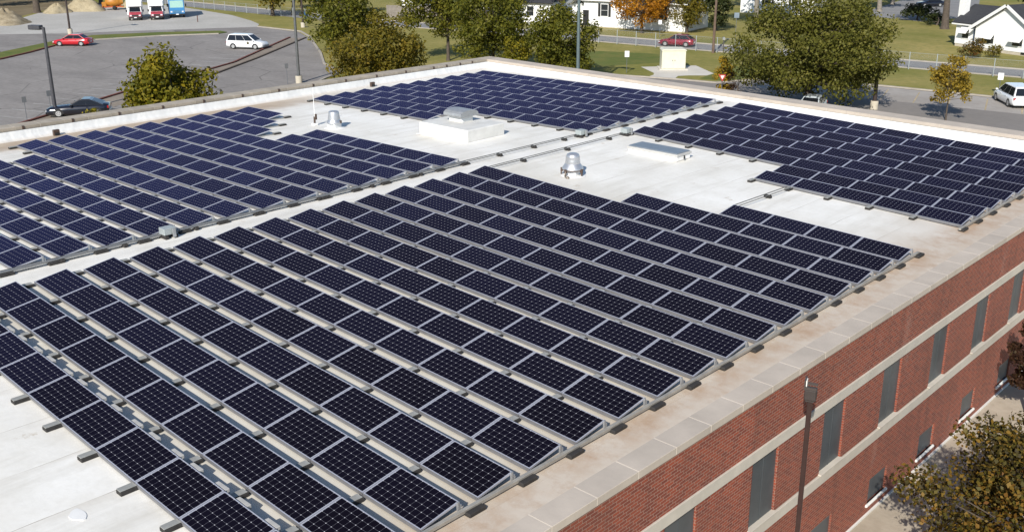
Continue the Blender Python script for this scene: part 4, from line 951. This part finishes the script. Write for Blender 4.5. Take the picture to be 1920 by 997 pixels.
slab(mb, (-8.8,.45,2.78),(-3.6,.45,2.78),(-1.2,4.0,4.75),(-8.8,4.0,4.75)); slab(mb, (-8.8,7.6,2.78),(-3.6,7.6,2.78),(-1.2,4.0,4.75),(-8.8,4.0,4.75))
rf = mb.build("roof", shingle, hs)
mb = MB()
for s in (-1,1): slab(mb, (-.8+s*4.65,-.50,2.28),(-.8,-.50,5.28),(-.8,-.44,5.28),(-.8+s*4.65,-.44,2.28), .34)
mb.build("bargeboard", whitep, rf)
MB().box((-8.75,2.2,3.3), (.85,.9,6.2)).build("chimney", whitep, rf)
MB().xprism([(.8,2.70),(7.2,2.70),(4.0,4.62)], -8.41, -8.33).build("gable_infill", siding, hs)
MB().box((-6.2,.42,2.70), (5.2,.08,.16)).build("fascia", whitep, rf)
window(hs, -3.0, 0, 1.55, 1.6, 1.3, awning=True); window(hs, 1.0, 0, 1.55, 1.3, 1.1, awning=True); window(hs, -6.9, .80, 1.75, .9, 1.4, awning=True)
d_ = MB().box((-5.35,.78,1.35), (.85,.06,2.0)).build("door", M("blue_grey_door", (0.12,0.16,0.24), 0.5), hs)
MB().box((-8.8,3.6,1.9), (.7,1.3,.10)).build("side_awning", whitep, hs)
MB().box((2.0,-.03,.28), (.7,.06,.22)).build("vent_opening", darkm, hs)
# middle house
hs = thing("house", "white house with dark shutters behind the orange tree", "house", (-84.0,105.6,G), R(10))
MB().box((8,4,2.0), (16,8,3.8)).build("wall", siding, hs); MB().box((8,4,.06), (15.9,7.9,.2)).build("foundation", concrete, hs)
mb = MB(); slab(mb, (-.5,-.5,3.85),(16.5,-.5,3.85),(16.5,4,5.8),(-.5,4,5.8)); slab(mb, (-.5,8.5,3.85),(16.5,8.5,3.85),(16.5,4,5.8),(-.5,4,5.8)); rf = mb.build("roof", M("grey_shingle", (0.075,0.08,0.09), 0.85, 0, 0.15, 5), hs)
MB().box((8,-.53,3.82), (17,.08,.18)).build("fascia", whitep, rf)
window(hs, 3.4, 0, 2.45, 1.1, 1.7, True); window(hs, 12.2, 0, 2.45, 1.1, 1.7, True)
MB().box((-1.2,3.0,1.6), (2.4,4.5,3.0)).build("porch_wall", siding, hs)
mb = MB(); slab(mb, (-2.7,.3,2.9),(-1.2,.3,4.1),(-1.2,5.5,4.1),(-2.7,5.5,2.9)); slab(mb, (.3,.3,2.9),(-1.2,.3,4.1),(-1.2,5.5,4.1),(.3,5.5,2.9)); mb.build("porch_roof", whitep, hs)
MB().box((.35,-.04,1.25), (.95,.08,2.2)).build("door", darkm, hs)
hs = thing("house", "white house half hidden behind the trees at the top middle", "house", (-101,101.5,G), R(14))
MB().box((6,4,1.6), (12,8,3.0)).build("wall", siding, hs); mb = MB(); slab(mb, (-.5,-.5,3.0),(12.5,-.5,3.0),(12.5,4,5.0),(-.5,4,5.0)); slab(mb, (-.5,8.5,3.0),(12.5,8.5,3.0),(12.5,4,5.0),(-.5,4,5.0)); mb.build("roof", shingle, hs)
window(hs, 3, 0, 1.8, 1.1, 1.4); window(hs, 8.5, 0, 1.8, 1.1, 1.4)
hs = thing("house", "white house with a shaded wall left of the large tree", "house", (-78.5,139.5,G), R(12))
MB().box((6,4,1.9), (12,8,3.8)).build("wall", siding, hs); mb = MB(); slab(mb, (-.5,-.5,3.7),(12.5,-.5,3.7),(12.5,4,5.8),(-.5,4,5.8)); slab(mb, (-.5,8.5,3.7),(12.5,8.5,3.7),(12.5,4,5.8),(-.5,4,5.8)); mb.build("roof", shingle, hs)
window(hs, 4.6, 0, 2.2, 1.0, 1.5, True); window(hs, 9, 0, 2.2, 1.0, 1.5, True)
hs = thing("house", "white house with dark windows beyond the blue sign", "house", (-122,103,G), R(20))
MB().box((5,4,1.6), (10,8,3.2)).build("wall", siding, hs); mb = MB(); slab(mb, (-.5,-.5,3.1),(10.5,-.5,3.1),(10.5,4,5.0),(-.5,4,5.0)); slab(mb, (-.5,8.5,3.1),(10.5,8.5,3.1),(10.5,4,5.0),(-.5,4,5.0)); mb.build("roof", shingle, hs)
window(hs, 3, 0, 1.8, 1.0, 1.5); window(hs, 7, 0, 1.8, 1.0, 1.5)
o = MB().lathe([(.02,0),(.35,0),(.42,.25),(.38,.55),(.2,.75),(.03,.8)], n=12).build("yellow_bush", M("yellow_flowers", (0.62,0.48,0.02), 0.8, 0, 0.2, 8)); o.location = (-83.7,100.0,G); tag(o, "small bright yellow bush by the corner of the shuttered house", "bush")

# ------------------------------------------------------------------ trees
def foliage(rng, clumps, nleaf, size, up=0.35):
    """quads spread over the shells of many clumps"""
    C = np.array([c[:3] for c in clumps]); Rr = np.array([c[3] for c in clumps]); wgt = Rr**2; wgt = wgt/wgt.sum()
    idx = rng.choice(len(clumps), nleaf, p=wgt)
    d = rng.normal(size=(nleaf,3)); d /= np.linalg.norm(d, axis=1)[:,None]
    rad = Rr[idx]*(rng.random(nleaf)**0.45)
    P = C[idx] + d*rad[:,None]*np.array([1.0,1.0,0.80])
    nrm = d*0.8 + rng.normal(size=(nleaf,3))*0.75 + np.array([0,0,up]); nrm /= np.linalg.norm(nrm, axis=1)[:,None]
    a = np.cross(nrm, rng.normal(size=(nleaf,3))); a /= np.linalg.norm(a, axis=1)[:,None]; b2 = np.cross(nrm, a)
    s = size*(0.55+0.9*rng.random(nleaf))[:,None]
    V = np.stack([P-a*s*.5, P+b2*s*.36+nrm*s*.08, P+a*s*.55, P-b2*s*.36+nrm*s*.08], 1).reshape(-1,3)
    return V
def leafmesh(V, mat, name, parent):
    n = len(V)//4; me = bpy.data.meshes.new(name); me.vertices.add(len(V)); me.vertices.foreach_set("co", V.astype(np.float32).ravel())
    me.loops.add(4*n); me.loops.foreach_set("vertex_index", np.arange(4*n, dtype=np.int32)); me.polygons.add(n)
    me.polygons.foreach_set("loop_start", np.arange(0,4*n,4, dtype=np.int32)); me.polygons.foreach_set("loop_total", np.full(n,4, dtype=np.int32))
    me.materials.append(mat); me.update(calc_edges=True); me.validate()
    o = bpy.data.objects.new(name, me); COL.objects.link(o); o.parent = parent; return o
def tree(loc, h, wid, lab, mat, seed, nleaf=4500, size=0.30, base=0.22, nclump=34, tr=0.16, name="tree", cat="tree", group=None, trunkmat=None, gap=0.0, shape=1.0, lean=(0,0), crs=0.20, z0=G, twigs=False):
    rng = np.random.default_rng(seed); t_ = thing(name, lab, cat, (*loc, z0), 0, group)
    zc = h*(base+1)/2; rzv = h*(1-base)/2; clumps = []
    tries = 0
    while len(clumps) < nclump and tries < 4000:
        tries += 1
        d = rng.normal(size=3); d /= np.linalg.norm(d); f = 0.30+0.60*rng.random()**0.6
        x, y, z = d*f*np.array([wid/2, wid/2, rzv])
        k = 1-0.30*shape*max(0, z/rzv)
        r = crs*wid*(0.55+0.65*rng.random())*(0.9 if f > .7 else 1.1)
        r = min(r, 0.32*h)
        clumps.append((x*k*(1-r/wid*.6)+lean[0]*(z+zc)/h, y*k*(1-r/wid*.6)+lean[1]*(z+zc)/h, max(zc+z*(1-r/(2*rzv)*.8), r*.7+0.05), r))
    A_ = np.array(clumps); lo = (A_[:,:3]-A_[:,3:4]*np.array([.9,.9,.75])).min(0); hi = (A_[:,:3]+A_[:,3:4]*np.array([.9,.9,.75])).max(0)
    for k_, (a_, b_) in enumerate(((-wid/2+lean[0]*.6, wid/2+lean[0]*.6), (-wid/2+lean[1]*.6, wid/2+lean[1]*.6), (base*h, h))):
        A_[:,k_] = a_+(A_[:,k_]-lo[k_])*(b_-a_)/(hi[k_]-lo[k_])
    clumps = [tuple(c_) for c_ in A_]
    trunk = MB(); top = np.array([lean[0]*.7, lean[1]*.7, h*.72]); mid = top*.45+np.array([rng.normal()*.12*tr/.16, rng.normal()*.12*tr/.16, 0])
    trunk.tube([(0,0,-.05),(0,0,.12*h*.3),tuple(mid),tuple(top)], [tr*1.35,tr,tr*.75,tr*.25], 8)
    for c in sorted(clumps, key=lambda c: -c[3])[:int(len(clumps)*.75)]:
        s0 = 0.25+0.5*min(1, c[2]/h); st = np.array(mid)*(s0/.45) if s0 < .45 else np.array(mid)+(top-mid)*((s0-.45)/.55)
        e = np.array(c[:3]); m_ = (st+e)/2+np.array([0,0,-.05*h])*rng.random(); trunk.tube([tuple(st),tuple(m_),tuple(e)], [tr*.38,tr*.24,tr*.08], 5, caps=False)
    trunk.build("trunk", trunkmat or bark, t_)
    V = foliage(rng, clumps, nleaf, size)
    leafmesh(V, mat, "crown", t_); return t_
def shrub(loc, h, wid, lab, mat, seed, nleaf=900, size=.16): return tree(loc, h, wid, lab, mat, seed, nleaf, size, base=0.04, nclump=12, tr=.05, name="shrub", cat="bush", crs=.26)
tree((-53.7,24.2), 7.5, 7.0, "yellow green tree standing just beyond the west parapet", lf_gold, 1, 9500, .26, base=.10, crs=.17, nclump=46)
tree((-60.0,47.4), 7.9, 10.2, "wide olive brown tree beside the grey lamp post", lf_olive, 2, 14000, .24, base=.03, nclump=60, crs=.15)
tree((-86.5,63.5), 9.0, 9.8, "green tree behind the wide olive brown tree", lf_green, 3, 9000, .30, base=.03, nclump=50, crs=.16)
tree((-72.2,67.6), 9.8, 10.4, "green tree with dark forked trunk behind the far roof corner", lf_green, 4, 12000, .27, base=.22, nclump=44, crs=.16, lean=(-.6,.2), tr=.2)
tree((-62.3,64.8), 10.2, 9.8, "tall dense green tree directly behind the far roof corner", lf_green, 5, 14000, .25, base=.0, nclump=54, crs=.15)
tree((-53.9,65.5), 7.7, 8.4, "round dark green tree behind the blue grey lamp post", lf_green, 6, 13000, .24, base=.05, nclump=50, crs=.15)
shrub((-57.3,62.4), 4.3, 3.6, "pale green bush between the two trees at the roof corner", lf_gold, 7, 1800, .22)
tree((-28.2,68.0), 9.8, 15.2, "very large spreading green tree overhanging the north parking lot", lf_elm, 8, 40000, .21, base=.03, nclump=130, crs=.105, tr=.32, shape=.6)
tree((-35.1,65.5), 4.2, 2.5, "small bright yellow tree beside the yield sign", lf_yel, 9, 2200, .17, base=.15, nclump=16, tr=.06)
tree((-33.6,65.6), 3.2, 2.2, "small bare reddish bush at the foot of the large tree", lf_red, 10, 500, .15, base=.10, nclump=14, tr=.08)
tree((-17.7,70.7), 5.2, 3.9, "small amber tree with a thin trunk in the north parking lot", lf_amber, 11, 3600, .17, base=.26, nclump=30, tr=.07, crs=.16)
tree((-72.3,104.0), 7.8, 8.6, "orange autumn tree in front of the shuttered white house", lf_orange, 12, 7500, .25, base=.12, nclump=40, crs=.16, tr=.2)
tree((-68.0,108.6), 5.6, 6.0, "low green tree right of the orange tree", lf_olive, 13, 2500, .28, base=.08)
tree((-66.5,113.5), 7.4, 5.0, "dark evergreen tree left of the utility pole", lf_dark, 14, 3500, .28, base=.05)
tree((-66.0,123.4), 13.5, 13.0, "tall tree with pale trunk behind the large green tree", lf_dark, 15, 5000, .45, base=.34, tr=.42, trunkmat=barkpale)
tree((-62.1,156.1), 13, 10, "street tree with pale trunk left of the side road", lf_olive, 16, 2800, .45, base=.42, tr=.42, trunkmat=barkpale)
tree((-66.0,170.0), 13, 10, "street tree farther up the side road", lf_dark, 17, 2800, .45, base=.42, tr=.42, trunkmat=barkpale)
tree((-43.7,136.8), 13, 11, "big leaning tree with thick brown trunk behind the right house", lf_olive, 18, 3500, .42, base=.45, tr=.55, lean=(-3.0,0.5))
tree((-51.5,146.0), 2.6, 5.8, "wide dark shrub beside the side road", lf_dark, 19, 1800, .28, base=.05, nclump=16, name="shrub", cat="bush")
tree((-46.5,141.0), 1.9, 4.2, "low dark shrub left of the leaning trunk", lf_dark, 20, 1000, .26, base=.05, nclump=12, name="shrub", cat="bush")
shrub((-29.9,109.0), 2.4, 3.2, "red and green bush in front of the right house", lf_near, 21, 1600, .17)
shrub((-28.0,110.8), 1.5, 2.2, "small brown bush in front of the right house gable", lf_olive, 22, 800, .15)
tree((-167.0,60.5), 14, 12, "big tree with thick brown trunk above the gravel piles", lf_dark, 23, 2600, .5, base=.42, tr=.6, lean=(1.0,1.0))
tree((-176.2,76.0), 13, 9, "tree with slim grey trunk behind the orange mixer", lf_olive, 24, 2200, .5, base=.45, tr=.4)
tree((-132.2,84.3), 8, 11, "dark trunked tree by the chain link fence, left of the lamp post", lf_olive, 25, 3600, .38, base=.16, tr=.32)
tree((-130.2,86.8), 8.5, 6, "twin of the dark trunked fence tree, a step behind it", lf_olive, 26, 2400, .38, base=.34, tr=.30)
tree((-125.6,93.0), 9, 8, "dark trunked tree above the blue sign", lf_green, 27, 3000, .38, base=.30, tr=.30)
tree((-141.0,96.0), 6, 7, "pale olive tree beyond the street behind the blue truck", lf_olive, 28, 1800, .38, base=.1)
tree((-113.0,101.0), 8, 7, "dark tree behind the grey board fence", lf_dark, 29, 2600, .36, base=.15)
tree((-95.0,99.5), 8, 9, "dark green tree in front of the half hidden white house", lf_dark, 30, 3200, .32, base=.22, tr=.22)
tree((-86.5,103.5), 7.5, 5.0, "dark tree at the left corner of the shuttered house", lf_dark, 31, 1600, .3, base=.5, tr=.16)
for k, (x, y) in enumerate(((-193,52),(-186,60),(-200,60),(-190,70),(-206,70),(-196,82),(-215,80),(-182,90),(-205,95))):
    tree((x,y), 8+k%3, 10, ["dark hedge tree at the far left corner beyond the piles","dark tree behind the largest gravel pile","dark tree in the far left background, tallest of them","dark tree beyond the slim grey trunk","round dark tree in the far left distance","dark tree behind the orange mixer's pile","last dark tree at the upper left edge","dark tree beyond the two white box trucks","far dark tree behind the truck row"][k], lf_dark, 60+k, 1500, .5, base=.05, tr=.3, group="trees behind the gravel yard")
for k, (x, y) in enumerate(((-84,150),(-70,150),(-40,160),(-30,150),(-22,142),(-75,185),(-52,205),(-100,125),(-115,120),(-150,105),(-165,100))):
    tree((x,y), 9+k%3, 10, ["dark tree behind the shaded white house","dark tree beyond the tall pale trunk","dark tree behind the leaning trunk","dark green tree behind the right house chimney","dark green tree behind the right house roof","far tree left of the side road","far tree at the end of the side road","tree behind the half hidden white house","tree behind the board fence, farther back","far tree beyond the street above the blue truck","far tree beyond the street above the box trucks"][k], [lf_dark, lf_olive][k%2], 80+k, 1600, .5, base=.08, tr=.3, group="trees behind the houses")
tree((-57.0,12.2), 7.0, 3.2, "tree reaching in at the left edge beyond the parapet", lf_green, 32, 1800, .22, base=.15, nclump=18)
shrub((-48.6,16.2), 4.75, 1.7, "small green shrub top in front of the black coupe", lf_gold, 33, 700, .17)
tree((7.65,12.5), 5.4, 7.4, "autumn tree with green, gold and brown leaves beside the brick wall", lf_near, 40, 44000, .10, base=.02, nclump=130, crs=.09, tr=.10, shape=.5)
tree((3.85,22.6), 3.9, 2.2, "dark brown leaved tree at the right edge beside the brick wall", lf_red, 41, 6000, .10, base=.22, nclump=40, crs=.13, tr=.09)
